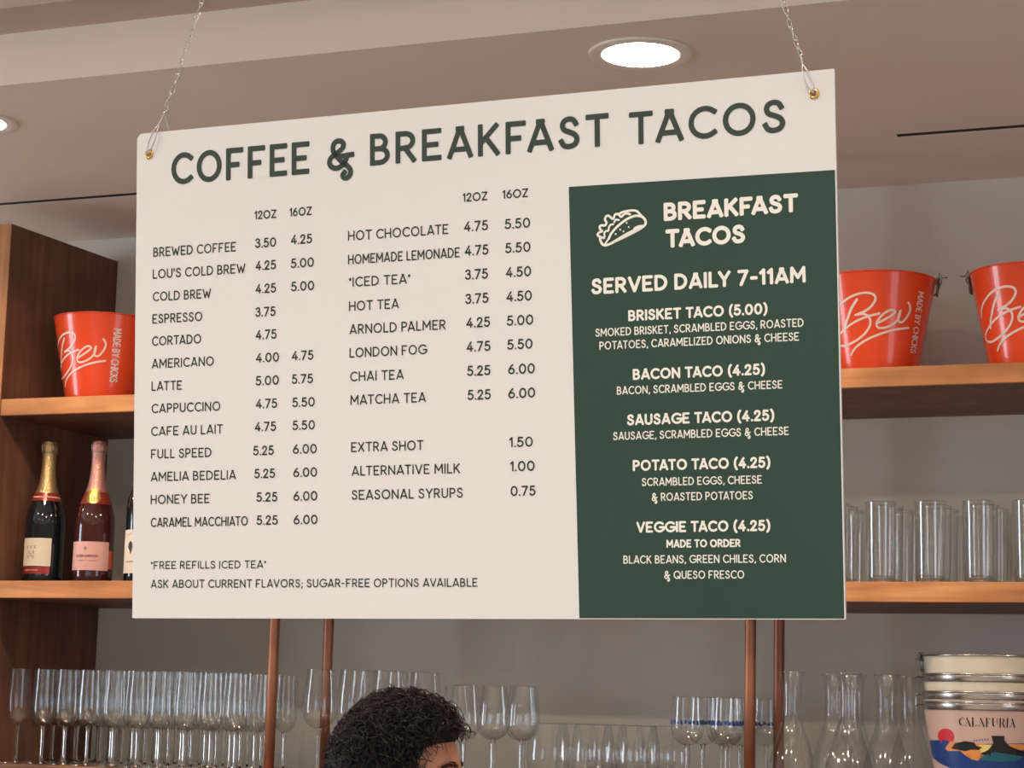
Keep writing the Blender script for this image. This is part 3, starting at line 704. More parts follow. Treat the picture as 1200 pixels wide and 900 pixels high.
# ------------------------------------------------------------------ stack of tin buckets with printed label
def tin_bucket(z0, kind, label, turn=0):
    h, r0, r1 = .172, .087, .115; x, y = -.603, 3.94
    t = thing('tin_bucket', label, 'bucket', (x, y, z0), (0, 0, math.atan2(-y, -x)+pi/2+radians(turn)), 'nested tin buckets on the back bar')
    obj('body', bucket_shell(r0, r1, h, .0012), M['pinklabel'] if kind == 'label' else M['cream'], t, True)
    obj('rim', rim(r1, h, .0020), M['tin'], t, 'all')
    if kind != 'top':
        obj('rim_band', lathe([(r1+.0003, h-.001), (r1+.0022, h-.003), (r1+.0004, h-.007), (r1+.0008, h-.011), (r1-.0012, h-.0135)], 72), M['tin'], t, 'all')
    else:
        bm = bmesh.new(); ear(bm, r1, h, -84); obj('ear', bm, M['wire'], t, 'all')
    bm = bmesh.new(); tube(bm, [Vector((cos(radians(-174)), sin(radians(-174)), 0))*(r1+o)+Vector((0, 0, h+dz)) for o, dz in ((0, -.006), (.008, -.004), (.014, -.007))], .0014, 6); obj('hook', bm, M['wire'], t, 'all')
    if kind == 'label':
        fm = cone_map(r0, r1, h, 0, .0003)
        lab = lambda L: [(math.degrees(math.asin(max(-.985, min(.985, (px-1157)/ (620*(r0+(r1-r0)*max(.1, (h-(py-826)*.0016)/h)))))) ), h-(py-824+3*math.sqrt(max(0, 1-((px-1157)/72)**2)))*.0016) for px, py in L]
        decal(lab([(1090,866),(1100,865),(1112,864),(1130,868),(1160,866),(1200,865),(1222,868),(1222,905),(1150,905),(1124,897),(1106,891),(1096,884)]), fm, M['blue'], 'label_shape', t, .0002)
        decal(lab([(1112+9.3*cos(a*pi/10), 860+9*sin(a*pi/10)) for a in range(20)]), fm, M['sunred'], 'label_shape', t, .0001)
        decal(lab([(1111,873),(1117,865),(1140,866),(1165,867),(1160,874),(1150,878),(1147,885),(1140,884),(1141,880),(1132,879),(1131,875),(1114,876)]), fm, M['orange'], 'label_shape', t, .0004)
        decal(lab([(1148,868),(1162,867),(1160,874),(1150,876)]), fm, M['yellow'], 'label_shape', t, .0006)
        decal(lab([(1118,873),(1122,867),(1133,864),(1143,865),(1146,869),(1152,870),(1148,873),(1140,873),(1133,875)]), fm, M['black'], 'label_shape', t, .0007)
        decal(lab([(1150,877),(1158,873),(1164,866),(1162,857),(1176,857),(1176,862),(1181,868),(1186,875),(1200,876),(1200,880),(1180,879),(1160,880)]), fm, M['black'], 'label_shape', t, .0008)
        decal(lab([(1152,880),(1165,875),(1180,877),(1197,880),(1190,884),(1170,886),(1148,884)]), fm, M['teal'], 'label_shape', t, .0009)
        decal(lab([(1180,866),(1197,866),(1200,872),(1190,873),(1186,876),(1183,871)]), fm, M['orange'], 'label_shape', t, .0004)
        for px in range(1142, 1160, 3): decal(lab([(px, 864-(px-1142)*.12), (px+1.6, 861.5-(px-1142)*.12), (px+2, 863.6-(px-1142)*.12)]), fm, M['blue'], 'label_shape', t, .0007)
        # stencil capitals: heavy strokes with gaps
        ST = {'C': [([(.10,.15),(0,.35),(0,.65),(.10,.85)], .085), ([(.25,1),(.38,.85)], .05), ([(.25,0),(.36,.10)], .03)],
              'A': [([(.16,.95),(.42,.0)], .085), ([(.0,.0),(.04,.14)], .04), ([(.10,.36),(.14,.46)], .03)],
              'L': [([(.04,0),(.04,1)], .085), ([(.26,.0),(.34,.16)], .04)],
              'F': [([(.04,0),(.04,1)], .085), ([(.26,1),(.32,.84)], .04), ([(.18,.54),(.24,.46)], .03)],
              'U': [([(.04,1),(.04,.30),(.12,.08)], .085), ([(.40,1),(.40,.3)], .03)],
              'R': [([(.04,0),(.04,1)], .085), ([(.28,.95),(.36,.76),(.28,.56)], .07), ([(.24,.42),(.42,0)], .075)],
              'I': [([(.04,0),(.04,1)], .085)]}
        bm = bmesh.new(); word = 'CALAFURIA'; cap = .0145; k = 0
        span = .070; xs = []; x0 = 0
        W_ = {'C': .52, 'A': .62, 'L': .56, 'F': .52, 'U': .62, 'R': .62, 'I': .30}
        tot = sum(W_[c] for c in word)
        for c in word:
            for P, wd in ST[c]:
                k += 1; rr = .105
                pts_ = [(((x0+p)/tot-.5)*span*1.42, .1305+q*cap) for p, q in P]
                v, fcs = stroke_poly(cm2(pts_, 4) if len(pts_) > 2 else pts_, wd*cap*.9, .2)
                vs = [bm.verts.new(fm(math.degrees(q.x/rr)+1.5, q.y, .0003+k*.00001)) for q in v]
                for ff in fcs:
                    try: bm.faces.new([vs[i] for i in ff])
                    except ValueError: pass
            x0 += W_[c]
        obj('lettering', bm, M['black'], t)
    return t
tin_bucket(1.4652, 'label', 'bottom tin bucket of the stack, with a pink seaside label')
tin_bucket(1.4652+.0185, 'mid', 'third tin bucket down, only its rim band showing above the labelled one', 4)
tin_bucket(1.4652+.0505, 'mid', 'second tin bucket down in the nested stack, cream band with grey rim', -3)
tin_bucket(1.4652+.0845, 'top', 'topmost cream tin bucket of the nested stack', 2)

# ------------------------------------------------------------------ bottles
BP = [(.0435,.006),(.0437,.02),(.0437,.125),(.0425,.145),(.0385,.163),(.032,.180),(.0255,.197),(.0195,.215),(.0158,.238),(.0142,.262),(.0145,.285)]
def prof_r(P, z):
    for (r0, z0), (r1, z1) in zip(P, P[1:]):
        if z0 <= z <= z1: return r0+(r1-r0)*(z-z0)/max(1e-9, z1-z0)
    return P[-1][0] if z > P[-1][1] else P[0][0]
def patch(P, p0, p1, z0, z1, m, name, t, lift=.0005, nx=14, nz=6, label=None):
    bm = bmesh.new(); V = []
    for j in range(nz+1):
        z = z0+(z1-z0)*j/nz; row = []
        for i in range(nx+1):
            a = radians(p0+(p1-p0)*i/nx-90); r = prof_r(P, z)+lift; row.append(bm.verts.new((r*cos(a), r*sin(a), z)))
        V.append(row)
    for j in range(nz):
        for i in range(nx): bm.faces.new((V[j][i], V[j][i+1], V[j+1][i+1], V[j+1][i]))
    o = obj(name, bm, m, t, 'all')
    if label: o['label'] = label
    return o
def wrap_text(P, s, phi, z, width, cap, sw, m, t, name='lettering', lift=.0009):
    bm = bmesh.new(); r = prof_r(P, z)
    text_mesh(bm, s, width, cap, sw, .25, .5, lambda x, y, l: ((r+lift+l)*cos(radians(phi-90)+(x-width/2)/r), (r+lift+l)*sin(radians(phi-90)+(x-width/2)/r), z+y))
    return obj(name, bm, m, t)
def cork_cap(t, foil, n=32):
    bm = lathe([(.0146,.283),(.0152,.286),(.0150,.290),(.0168,.296),(.0165,.305),(.0140,.3125),(.008,.315),(0,.3155)], n)
    obj('cork_cap', bm, foil, t, True)
    bm = bmesh.new()
    tube(bm, [(.0166*cos(2*pi*k/24), .0166*sin(2*pi*k/24), .2885) for k in range(24)], .0009, 6, closed=True)
    for q in range(4):
        a = q*pi/2+.4; tube(bm, [((r+.0008)*cos(a), (r+.0008)*sin(a), z) for r, z in ((.0155,.2885),(.0172,.297),(.0168,.305),(.0125,.3135))], .0008, 5)
    tube(bm, [(.017*cos(.5), .017*sin(.5), .2885), (.021*cos(.5), .021*sin(.5), .290), (.021*cos(.6), .021*sin(.6), .286)], .0009, 5)
    obj('wire_cage', bm, M['steel'], t, 'all')
def at_cam(x, y, turn=0): return math.atan2(-y, -x)+pi/2+radians(turn)
ZB = 1.8517
t = thing('sparkling_wine_bottle', 'dark sparkling wine bottle with gold foil neck and cream label', 'bottle', (-2.640, 3.905, ZB), (0, 0, at_cam(-2.64, 3.905)))
obj('glass_body', lathe([(0,.012),(.030,.001),(.040,0)]+BP+[(0,.285)], 48), M['bottle_dark'], t, True)
patch(BP, 0, 360, .198, .284, M['foil_gold'], 'neck_foil', t, .0006, 36, 12)
patch(BP, 0, 360, .180, .198, M['foil_red'], 'collar_band', t, .0009, 36, 4); patch(BP, 0, 360, .187, .190, M['label_pink'], 'collar_stripe', t, .0013, 36, 1)
cork_cap(t, M['foil_gold'])
lb = patch(BP, -72, 21, .036, .097, M['label_cream'], 'label', t); patch(BP, -72, 19, .019, .0345, M['foil_red'], 'lower_label', t, label='narrow red lower label')
for i, (a, z) in enumerate([(-50, .077), (-38, .077), (-26, .077), (-44, .066), (-30, .066), (-38, .060), (-46, .056), (-30, .056)]):
    rr = prof_r(BP, z)
    bm = bmesh.new(); fm = cone_map(rr, rr, 1, 0, .0011)
    for k in range(2):
        v, fcs = stroke_poly([(a*.00076-.002, z+.003*(1-2*k)), (a*.00076+.002, z-.003*(1-2*k))], .00055, .5)
        vs = [bm.verts.new(fm(q.x/.00076, q.y, k*.0001)) for q in v]
        for ff in fcs: bm.faces.new([vs[j] for j in ff])
    obj('label_emblem', bm, M['label_ink'], lb)
patch(BP, -60, -14, .0262, .0278, M['label_pink'], 'label_line', t, .0009, 10, 1)
t = thing('sparkling_wine_bottle', 'rose sparkling wine bottle with pink foil neck, gold seal and pink label', 'bottle', (-2.522, 3.92, ZB), (0, 0, at_cam(-2.522, 3.92)))
obj('glass_body', lathe([(0,.012),(.030,.001),(.040,0)]+BP+[(0,.285)], 48), M['bottle_rose'], t, True)
patch(BP, 0, 360, .200, .284, M['foil_pink'], 'neck_foil', t, .0006, 36, 12)
patch(BP, 0, 360, .173, .200, M['foil_red'], 'collar_band', t, .0009, 36, 4)
cork_cap(t, M['foil_pink'])
fm = lambda p, z, l=0: ((prof_r(BP, z)+.0016+l)*cos(radians(p-90)), (prof_r(BP, z)+.0016+l)*sin(radians(p-90)), z)
decal([(-14+33*cos(a*pi/12), .190+.0165*sin(a*pi/12)) for a in range(24)], fm, M['gold'], 'seal', t)
decal([(-12+15*cos(a*pi/12), .190+.008*sin(a*pi/12)) for a in range(24)], fm, M['foil_gold'], 'seal_crest', t, .0006)
lb = patch(BP, -80, 47, .028, .090, M['label_pink'], 'label', t); patch(BP, 44, 76, .032, .072, M['label_orange'], 'side_sticker', t, .0003, label='orange sticker on the right side')
for s, z, wd, cap in (('LUCIEN ALBRECHT', .0560, .050, .0055), ("CREMANT D'ALSACE", .0475, .044, .0026), ('BRUT', .036, .010, .002)):
    bm = bmesh.new(); r = prof_r(BP, z)
    text_mesh(bm, s, wd, cap, .17, .25, .5, lambda x, y, l: ((r+.0009+l)*cos(radians(-20-90)+(x-wd/2)/r), (r+.0009+l)*sin(radians(-20-90)+(x-wd/2)/r), z+y)); obj('lettering', bm, M['label_ink2'], lb)
decal([(-24+5*cos(a*pi/6), .075+.0042*sin(a*pi/6)) for a in range(12)], lambda p, z, l=0: ((.0437+.001)*cos(radians(p-90)), (.0437+.001)*sin(radians(p-90)), z), M['label_ink'], 'label_crest', lb)
BW = [(.0368,.006),(.038,.02),(.038,.165),(.036,.185),(.028,.205),(.018,.222),(.0148,.24),(.0142,.30)]
t = thing('wine_bottle', 'dark wine bottle with cream label half hidden behind the menu board', 'bottle', (-2.405, 3.93, ZB), (0, 0, at_cam(-2.405, 3.93)))
obj('glass_body', lathe([(0,.01),(.028,.001),(.034,0)]+BW+[(0,.30)], 48), M['bottle_dark'], t, True)
patch(BW, 0, 360, .245, .301, M['foil_red'], 'neck_foil', t, .0006, 30, 6)
lb = patch(BW, -85, 70, .022, .116, M['label_cream'], 'label', t)
fm = lambda p, z, l=0: ((.038+.001)*cos(radians(p-90)), (.038+.001)*sin(radians(p-90)), z)
decal([(-50,.085),(-44,.092),(-36,.088),(-34,.078),(-38,.068),(-42,.062),(-44,.070),(-52,.078)], fm, M['black'], 'label_figure', lb)
decal([(-60,.046),(-20,.046),(-20,.048),(-60,.048)], fm, M['label_ink'], 'label_line', lb); decal([(-60,.103),(-40,.108),(-40,.109),(-60,.104)], fm, M['label_ink'], 'label_line', lb)

# ------------------------------------------------------------------ glassware
def stem_glass(name, label, cat, H, bowl, zb, rf, sr=.0035, print_=False, group=None):
    """bowl: (r, z) from the stem up to the rim; zb: where the bowl starts"""
    t = thing(name, label, cat, (0, 0, 0), group=group)
    obj('bowl', lathe(bowl, 28), M['glass'], t, 'all')
    bm = bmesh.new(); rr = bowl[-1][0]; tube(bm, [(rr*cos(2*pi*k/28), rr*sin(2*pi*k/28), bowl[-1][1]) for k in range(28)], .0006, 5, closed=True); obj('lip', bm, M['gstem'], t, 'all')
    obj('stem', lathe([(0, zb+.003), (.006, zb+.0015), (.0045, zb-.004), (sr, zb-.012), (sr*.9, zb*.5), (sr, .012), (.006, .007), (rf*.5, .0035), (rf, .0018), (rf, .0004), (0, .0004)], 20), M['gstem'], t, True)
    if print_:
        bm = bmesh.new(); rnd = random.Random(3)
        for k in range(26):
            a0 = 2*pi*k/26; a1 = a0+.13; zz0 = .120+rnd.uniform(-.002, .002)-.0; zz1 = zz0+rnd.uniform(.004, .009); r = print_
            bm.faces.new([bm.verts.new((r*cos(a), r*sin(a), z)) for a, z in ((a0, zz0), (a1, zz0), (a1, zz1), (a0, zz1))])
        obj('printed_band', bm, M['blueprint'], t)
    return t
ORD = ['first', 'second', 'third', 'fourth', 'fifth', 'sixth', 'seventh', 'eighth', 'ninth', 'tenth', 'eleventh']
# champagne flutes: ten across, five deep
FL = [(.004,.078),(.010,.0805),(.018,.088),(.0235,.100),(.0258,.118),(.0255,.140),(.0240,.165),(.0225,.200)]
proto = stem_glass('champagne_flute', 'x', 'glass', .2, FL, .079, .030)
for j in range(5):
    for i in range(10 if j < 4 else 9):
        x = -2.647+.0585*i+(.012 if j % 2 else 0)+random.uniform(-.002, .002); y = 3.862+.067*j+random.uniform(-.003, .003)
        if abs(x+2.046) < .045 and abs(y-3.875) < .05: continue
        if j == 0: lab_, gp = ORD[i]+' champagne flute from the wooden side panel in the front row', 'champagne flutes in the front row'
        else: lab_, gp = 'champagne flute standing in the %s row back, behind the front row of flutes' % ORD[j], 'champagne flutes behind the front row'
        if i == 0 and j == 0: o = proto; o.location = (x, y, ZG); o['label'] = lab_; o['group'] = gp
        else: dup(proto, (x, y, ZG), lab_, gp)
# large wine glasses between the rods and the man's head
LW = [(.004,.090),(.014,.0925),(.026,.100),(.0335,.112),(.0365,.128),(.0355,.150),(.0325,.180),(.0295,.211)]
proto = stem_glass('wine_glass', 'x', 'glass', .211, LW, .091, .034)
for i, (x, y, lab_) in enumerate([(-1.962, 3.93, 'large wine glass in front of the second copper rod from the left'), (-1.885, 3.93, 'large wine glass just right of the second copper rod'), (-1.808, 3.93, 'large wine glass half hidden by the man\'s dark hair, front row'),
        (-1.925, 4.06, None), (-1.85, 4.08, None), (-1.775, 4.04, None), (-1.95, 4.15, None)]):
    gp = 'large wine glasses left of the man'; lab_ = lab_ or 'large wine glass in the back row left of the man\'s head'
    if i == 0: o = proto; o.location = (x, y, ZG); o['label'] = lab_; o['group'] = gp
    else: dup(proto, (x, y, ZG), lab_, gp)
# red wine glasses right behind the head
RW = [(.004,.078),(.014,.080),(.0245,.087),(.0310,.098),(.0330,.112),(.0315,.135),(.0280,.160),(.0245,.186)]
proto = stem_glass('wine_glass', 'x', 'glass', .186, RW, .079, .032)
for i, (x, y, lab_) in enumerate([(-1.522, 3.95, 'rounded wine glass at the right end of the row behind the man'), (-1.577, 3.95 + .012, 'rounded wine glass second from the right end behind the man'), (-1.645, 3.95, 'rounded wine glass touching the man\'s forelock in the picture'),
        (-1.695, 4.025, None), (-1.64, 4.10, None), (-1.555, 4.05, None)]):
    if i == 1: x = -1.588
    gp = 'rounded wine glasses behind the man'; lab_ = lab_ or 'rounded wine glass partly hidden behind the man\'s hair'
    if i == 0: o = proto; o.location = (x, y, ZG); o['label'] = lab_; o['group'] = gp
    else: dup(proto, (x, y, ZG), lab_, gp)
# stemless glasses
def stemless(label, group):
    t = thing('stemless_glass', label, 'glass', group=group)
    P = [(.018,.007),(.028,.010),(.037,.020),(.0425,.035),(.0445,.050),(.043,.072),(.039,.095),(.036,.114)]
    obj('bowl', lathe(P, 32), M['glass'], t, 'all')
    bm = bmesh.new(); tube(bm, [(.036*cos(2*pi*k/32), .036*sin(2*pi*k/32), .114) for k in range(32)], .0007, 5, closed=True); obj('lip', bm, M['gstem'], t, 'all')
    obj('base', lathe([(0,.0005),(.020,.0005),(.030,.006),(.0375,.0185),(.034,.018),(.024,.011),(.010,.0085),(0,.008)], 32), M['gstem'], t, True)
    return t
proto = stemless('x', 'stemless glasses in front of the wall')
for i, (x, y, lab_) in enumerate([(-1.452, 3.92, 'left stemless wine glass of the three in the front row'), (-1.360, 3.92, 'middle stemless wine glass of the three in the front row'), (-1.268, 3.92, 'right stemless wine glass of the three in the front row'),
        (-1.43, 4.02, None), (-1.335, 4.03, None), (-1.24, 4.03, None), (-1.40, 4.13, None), (-1.30, 4.13, None)]):
    gp = 'stemless wine glasses'; lab_ = lab_ or 'stemless wine glass in the rows behind the three front ones'
    if i == 0: o = proto; o.location = (x, y, ZG); o['label'] = lab_; o['group'] = gp
    else: dup(proto, (x, y, ZG), lab_, gp)
# small wine glasses with a blue printed band
SG = [(.004,.080),(.012,.0815),(.021,.087),(.0285,.097),(.0325,.110),(.0330,.122),(.0320,.140),(.0300,.172)]
proto = stem_glass('printed_wine_glass', 'x', 'glass', .172, SG, .081, .030, print_=.0334)
for i, (x, y, lab_) in enumerate([(-1.168, 3.92, 'left small wine glass with a blue printed band in the front row'), (-1.090, 3.92, 'right small wine glass with a blue printed band, beside the copper rod'),
        (-1.160, 4.0, None), (-1.085, 4.0, None), (-1.145, 4.08, None), (-1.075, 4.16, None), (-1.15, 4.16, None)]):
    gp = 'blue-printed wine glasses'; lab_ = lab_ or 'small blue-printed wine glass in the rows behind the front two'
    if i == 0: o = proto; o.location = (x, y, ZG); o['label'] = lab_; o['group'] = gp
    else: dup(proto, (x, y, ZG), lab_, gp)
# carafes
def carafe():
    t = thing('glass_carafe', 'x', 'carafe')
    P = [(.038,.006),(.046,.010),(.0485,.022),(.045,.045),(.036,.078),(.026,.108),(.0195,.130),(.0175,.150),(.0175,.180),(.0195,.205),(.0235,.222)]
    obj('wall', lathe(P, 32), M['glass'], t, 'all')
    bm = bmesh.new(); tube(bm, [(.0235*cos(2*pi*k/32), .0235*sin(2*pi*k/32), .222) for k in range(32)], .0009, 6, closed=True); obj('lip', bm, M['gstem'], t, 'all')
    obj('base', lathe([(0,.0005),(.038,.0005),(.045,.006),(.040,.0075),(.02,.006),(0,.0055)], 32), M['gstem'], t, True)
    return t
proto = carafe()
for i, (x, y, lab_) in enumerate([(-.958, 3.90, 'left glass carafe, just right of the copper rods'), (-.850, 3.90, 'second glass carafe from the copper rods, front row'), (-.905, 4.02, None), (-.80, 4.0, None), (-.89, 4.13, None), (-.775, 4.11, None)]):
    gp = 'glass carafes'; lab_ = lab_ or 'glass carafe behind the two front carafes'
    if i == 0: o = proto; o.location = (x, y, ZG); o['label'] = lab_; o['group'] = gp
    else: dup(proto, (x, y, ZG), lab_, gp)
# tumblers on the lower shelf
def tumbler():
    t = thing('highball_glass', 'x', 'glass')
    bm = lathe([(.0255,.004),(.0270,.012),(.0290,.151)], 30); lathe([(.0258,.016),(.0278,.150)], 30, bm); obj('wall', bm, M['tumbler'], t, 'all')
    bm = bmesh.new(); tube(bm, [(.0285*cos(2*pi*k/30), .0285*sin(2*pi*k/30), .151) for k in range(30)], .0008, 5, closed=True); obj('lip', bm, M['gstem'], t, 'all')
    obj('base', lathe([(0,.0005),(.0235,.0005),(.0258,.004),(.0262,.012),(.024,.0145),(0,.0135)], 30), M['tumbler'], t, True)
    return t
proto = tumbler(); first = True
for j in range(4):
    for i, x in enumerate([-.872, -.784, -.692, -.604, -.514]):
        xx = x+random.uniform(-.004, .004)*(j > 0); y = 3.872+.078*j
        if j == 0: lab_ = ['highball glass half hidden by the right edge of the menu board', 'highball glass second from the menu board in the front row', 'highball glass third from the menu board in the front row', 'highball glass fourth from the menu board in the front row', 'highball glass at the right edge of the picture'][i]
        else: lab_ = 'highball glass in the %s row back behind the front row, lower shelf' % ORD[j]
        if first: o = proto; o.location = (xx, y, ZB); o['label'] = lab_; first = False; o['group'] = 'highball glasses on the lower shelf'
        else: dup(proto, (xx, y, ZB), lab_, 'highball glasses on the lower shelf')

# ------------------------------------------------------------------ the man behind the bar (only the top of his head shows)
def skin_mesh(V, E_, name):
    me = D.meshes.new(name); me.from_pydata([v[0] for v in V], E_, []); o = D.objects.new(name, me); COL.objects.link(o)
    md = o.modifiers.new('skin', 'SKIN')
    for i, v in enumerate(V):
        sv = me.skin_vertices[0].data[i]; sv.radius = (v[1], v[2] if len(v) > 2 else v[1]); sv.use_root = (i == 0)
    md2 = o.modifiers.new('sub', 'SUBSURF'); md2.levels = 2
    dg = bpy.context.evaluated_depsgraph_get(); ev = o.evaluated_get(dg); out = D.meshes.new_from_object(ev)
    D.objects.remove(o); return out
# local frame: faces +X, origin on the floor under the head
V = [((-.02,0,.93),.125,.165), ((-.01,0,1.08),.115,.155), ((-.02,0,1.22),.125,.175), ((-.02,0,1.325),.085,.14), ((-.005,0,1.375),.052), ((.02,0,1.44),.05)]
E_ = [(0,1),(1,2),(2,3),(3,4),(4,5)]
def limb(start, pts):
    prev = start
    for p in pts:
        V.append(p); E_.append((prev, len(V)-1)); prev = len(V)-1
    return prev
for s in (-1, 1):
    limb(0, [((-.02,s*.10,.86),.088), ((-.01,s*.115,.48),.058), ((-.02,s*.12,.10),.040), ((.0,s*.12,.05),.042), ((.12,s*.135,.035),.034), ((.17,s*.14,.03),.026)])
    limb(3, [((-.02,s*.17,1.33),.058), ((.0,s*.225,1.10),.042), ((.05,s*.215,1.02),.040), ((.24,s*.16,1.03),.027), ((.265,s*.155,1.03),.026,.03), ((.32,s*.145,1.025),.020,.038)])
body_me = skin_mesh(V, E_, 'tmp_body')
def closed(me):
    bm = bmesh.new(); bm.from_mesh(me); bmesh.ops.remove_doubles(bm, verts=bm.verts, dist=1e-5)
    bad = [f for e in bm.edges if len(e.link_faces) > 2 for f in e.link_faces]
    if bad: bmesh.ops.delete(bm, geom=list(set(bad)), context='FACES')
    bmesh.ops.holes_fill(bm, edges=[e for e in bm.edges if e.is_boundary], sides=0)
    bmesh.ops.recalc_face_normals(bm, faces=bm.faces); bm.to_mesh(me); bm.free(); return me
closed(body_me)
hand_mes = []
for s in (-1, 1):
    b = Vector((.315, s*.147, 1.024))
    for k, (dy, ln) in enumerate(((.030,.070),(.010,.080),(-.010,.074),(-.029,.058))):
        p0 = b+Vector((.0, dy*.9, 0)); p1 = b+Vector((.04, dy, .002)); p2 = b+Vector((.04+ln*.5, dy*1.05, -.012)); p3 = b+Vector((.04+ln*.85, dy*1.05, -.036))
        hand_mes.append(skin_mesh([(tuple(p0),.009),(tuple(p1),.0088),(tuple(p2),.008),(tuple(p3),.0068)], [(0,1),(1,2),(2,3)], 'tmp_f'))
    q0 = b+Vector((-.03, -s*.028, -.002)); q1 = b+Vector((.0, -s*.050, -.008)); q2 = b+Vector((.032, -s*.060, -.020))
    hand_mes.append(skin_mesh([(tuple(q0),.012),(tuple(q1),.0105),(tuple(q2),.0085)], [(0,1),(1,2)], 'tmp_f'))
HC = Vector((.045, 0, 1.502)); HP = Matrix.Rotation(radians(1), 4, 'Y')
def head_r(d):
    """distance from head centre to the skin along unit direction d (face +X)"""
    x, y, z = d
    a = .098 if x > 0 else .100
    r = 1/math.sqrt((x/a)**2+(y/.077)**2+(z/(.112 if z > 0 else .118))**2)
    if z < 0 and x < 0: r *= 1-.18*min(1, -z*1.2)          # nape
    if z < -.3: r *= 1-.22*abs(y)*min(1, (-z-.3)*2)
    if x > .45:
        def g(cy, cz, sy, sz): return math.exp(-((y-cy)/sy)**2-((z-cz)/sz)**2)
        r += .020*g(0, -.30, .10, .14)+.012*g(0, -.12, .07, .2)      # nose
        r -= .008*(g(.34, -.02, .15, .12)+g(-.34, -.02, .15, .12))   # eye sockets
        r += .005*(g(.32, .16, .26, .08)+g(-.32, .16, .26, .08))     # brow
        r += .006*g(0, -.60, .22, .08)+.010*g(0, -.86, .26, .14)     # lips, chin
    return r
bmh = bmesh.new(); bmesh.ops.create_uvsphere(bmh, u_segments=96, v_segments=64, radius=1)
for v in bmh.verts:
    d = v.co.normalized(); v.co = HC+(HP.to_3x3() @ (d*head_r(d)))
for s in (-1, 1):   # ears
    for k in range(1): 
        e0 = HC+HP.to_3x3() @ Vector((-.008, s*.076, -.012))
        r_ = bmesh.ops.create_uvsphere(bmh, u_segments=16, v_segments=12, radius=1)
        for v in r_['verts']: v.co = e0+Vector((v.co.x*.018, v.co.y*.010+s*v.co.x*-.006, v.co.z*.031))
bmj = bmesh.new(); bmj.from_mesh(body_me)
for hm in hand_mes: bmj.from_mesh(closed(hm))
mh = D.meshes.new('tmp_head'); bmh.to_mesh(mh); bmh.free(); bmj.from_mesh(mh)
mj = D.meshes.new('tmp_join'); bmj.to_mesh(mj); bmj.free()
oj = D.objects.new('tmp_join', mj); COL.objects.link(oj)
md = oj.modifiers.new('rm', 'REMESH'); md.mode = 'VOXEL'; md.voxel_size = .0048; md.use_smooth_shade = True
md = oj.modifiers.new('sm', 'SMOOTH'); md.factor = .5; md.iterations = 3
dg = bpy.context.evaluated_depsgraph_get(); final = D.meshes.new_from_object(oj.evaluated_get(dg)); D.objects.remove(oj)

man = thing('person', 'man with dark curly hair behind the bar, head bowed to the right', 'person', (-1.430, 3.05, 0), (0, 0, radians(13)))
final.name = 'body'; final.materials.clear()
bo = link('body', final, man, M['skin'])
for p in final.polygons: p.use_smooth = True
def garment(name, test, off, m):
    bm = bmesh.new(); bm.from_mesh(final)
    kill = [f for f in bm.faces if not test(f.calc_center_median())]
    bmesh.ops.delete(bm, geom=kill, context='FACES'); bm.normal_update()
    for v in bm.verts: v.co += v.normal*off
    g = obj(name, bm, m, man, 'all'); g.modifiers.new('thick', 'SOLIDIFY').thickness = .002; return g
garment('shirt', lambda c: (.86 < c.z < 1.385 and not (c.x > .11 and abs(c.y) > .085 and c.z < 1.14) and not c.x > .21 and not (c.z > 1.36 and abs(c.y) < .05)), .010, M['shirt'])
garment('trousers', lambda c: .085 < c.z < .90, .007, M['trouser'])
garment('shoe', lambda c: c.z < .095 and c.y > 0, .009, M['shoe']); garment('shoe', lambda c: c.z < .095 and c.y < 0, .009, M['shoe'])
H3 = HP.to_3x3()
for s in (-1, 1):
    d = Vector((.90, s*.34, -.03)).normalized(); c = HC+H3 @ (d*(head_r(d)-.0075))
    bm = bmesh.new(); bmesh.ops.create_uvsphere(bm, u_segments=16, v_segments=12, radius=.0115)
    for v in bm.verts: v.co += c
    e = obj('eye', bm, M['eye'], man, 'all')
    bm = bmesh.new(); bmesh.ops.create_uvsphere(bm, u_segments=12, v_segments=8, radius=.0055)
    for v in bm.verts: v.co += c+H3 @ Vector((.0075, 0, -.002))
    obj('iris', bm, M['iris'], e, 'all')
    bm = bmesh.new(); rnd = random.Random(5+s)
    for k in range(150):
        u = rnd.uniform(-.5, .5); vv = rnd.uniform(-.5, .5)*(1-abs(u)*.6)
        d = Vector((.90, s*(.36+u*.42), .155+vv*.075-.10*u*u)).normalized(); p = HC+H3 @ (d*(head_r(d)+.0008))
        q = p+H3 @ Vector((.0008, s*.008, .003*(1-2*abs(u))))
        tube(bm, [p, p.lerp(q, .5)+H3 @ Vector((.0004, 0, 0)), q], .0005, 3)
    obj('eyebrow', bm, M['hair'], man, 'all')
bm = bmesh.new()
for zz, th in ((-.56, .0030), (-.625, .0036)):
    P = []
    for k in range(9):
        y = -.26+.52*k/8; d = Vector((.84, y, zz+.03*math.cos(y*6))).normalized(); P.append(HC+H3 @ (d*(head_r(d)-.0008)))
    tube(bm, P, th, 8, taper=[.35,.7,.9,1,.95,1,.9,.7,.35])
obj('lips', bm, M['lip'], man, 'all')
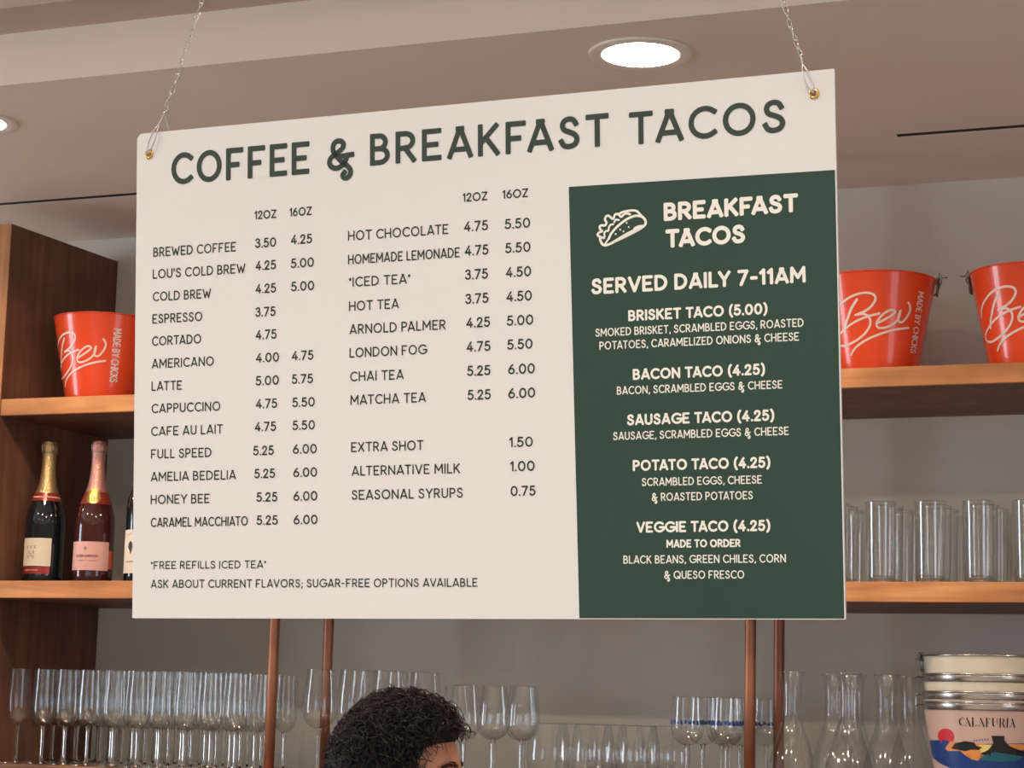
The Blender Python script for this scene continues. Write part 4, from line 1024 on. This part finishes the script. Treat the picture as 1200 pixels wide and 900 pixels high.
# hair: an uneven curly mass over the crown, back and temples, plus loose curls
def hair_amt(d):
    x, y, z = d
    front = .50+.06*math.sin(y*9) if x > 0 else -9
    line = (.50 if x > .62 else max(-.45, .50-(.62-x)*3.4))       # hairline height falls towards the ears and nape
    return max(0.0, min(1.0, (z-line)/.12))
def hair_h(d):
    n = noise.noise(d*5.0)*.5+.5; n2 = noise.noise(d*13.0+Vector((3, 1, 2)))
    base = .003+.016*n+.009*n2
    base += .010*max(0, d.x)*max(0, d.z)*1.6                  # forelock
    base += .006*max(0, -d.x)
    return base
bm = bmesh.new(); bmesh.ops.create_uvsphere(bm, u_segments=128, v_segments=96, radius=1)
bmesh.ops.delete(bm, geom=[v for v in bm.verts if hair_amt(v.co.normalized()) <= 0], context='VERTS')
for v in bm.verts:
    d = v.co.normalized(); a = hair_amt(d); v.co = HC+H3 @ (d*(head_r(d)+(.001+hair_h(d)*a**.5*.78)))
hm = obj('hair', bm, M['hair'], man, 'all')
rnd = random.Random(11)
def curls(n, m, name, rad, ext):
    bm = bmesh.new(); c = 0
    while c < n:
        d = Vector((rnd.gauss(0, 1), rnd.gauss(0, 1), rnd.gauss(0.3, 1))).normalized()
        a = hair_amt(d)
        if a < .15 or (d.x > .25 and a < .9): continue
        c += 1
        p = HC+H3 @ (d*(head_r(d)+hair_h(d)*a*.62)); nrm = (H3 @ d).normalized()
        t1 = nrm.orthogonal().normalized(); t2 = nrm.cross(t1); ph = rnd.uniform(0, 6.28)
        dirn = (t1*cos(ph)+t2*sin(ph)); dirn = (dirn+H3 @ Vector((.35, 0, 0))).normalized(); sd = nrm.cross(dirn)
        cr = rnd.uniform(.004, .009); L_ = rnd.uniform(.02, .042); K = 9; P = []; tw = rnd.uniform(3, 7)*rnd.choice((-1, 1)); ph2 = rnd.uniform(0, 6.28)
        lift = rnd.uniform(.004, .014)*ext
        for k in range(K):
            u = k/(K-1); aa = ph2+tw*u
            P.append(p+dirn*(L_*u)+nrm*(lift*sin(pi*min(1, u*.85))+cr*.5*cos(aa))+sd*(cr*sin(aa))-nrm*(L_*u)**2*4)
        tube(bm, P, rad, 3, taper=[1, 1, 1, 1, 1, .9, .8, .6, .3])
    o = obj(name, bm, m, hm, 'all'); return o
curls(2600, M['hair'], 'curls', .00085, 1.0)
part_label(curls(500, M['hairtip'], 'curls', .0006, 1.35), 'brownish curl tips')
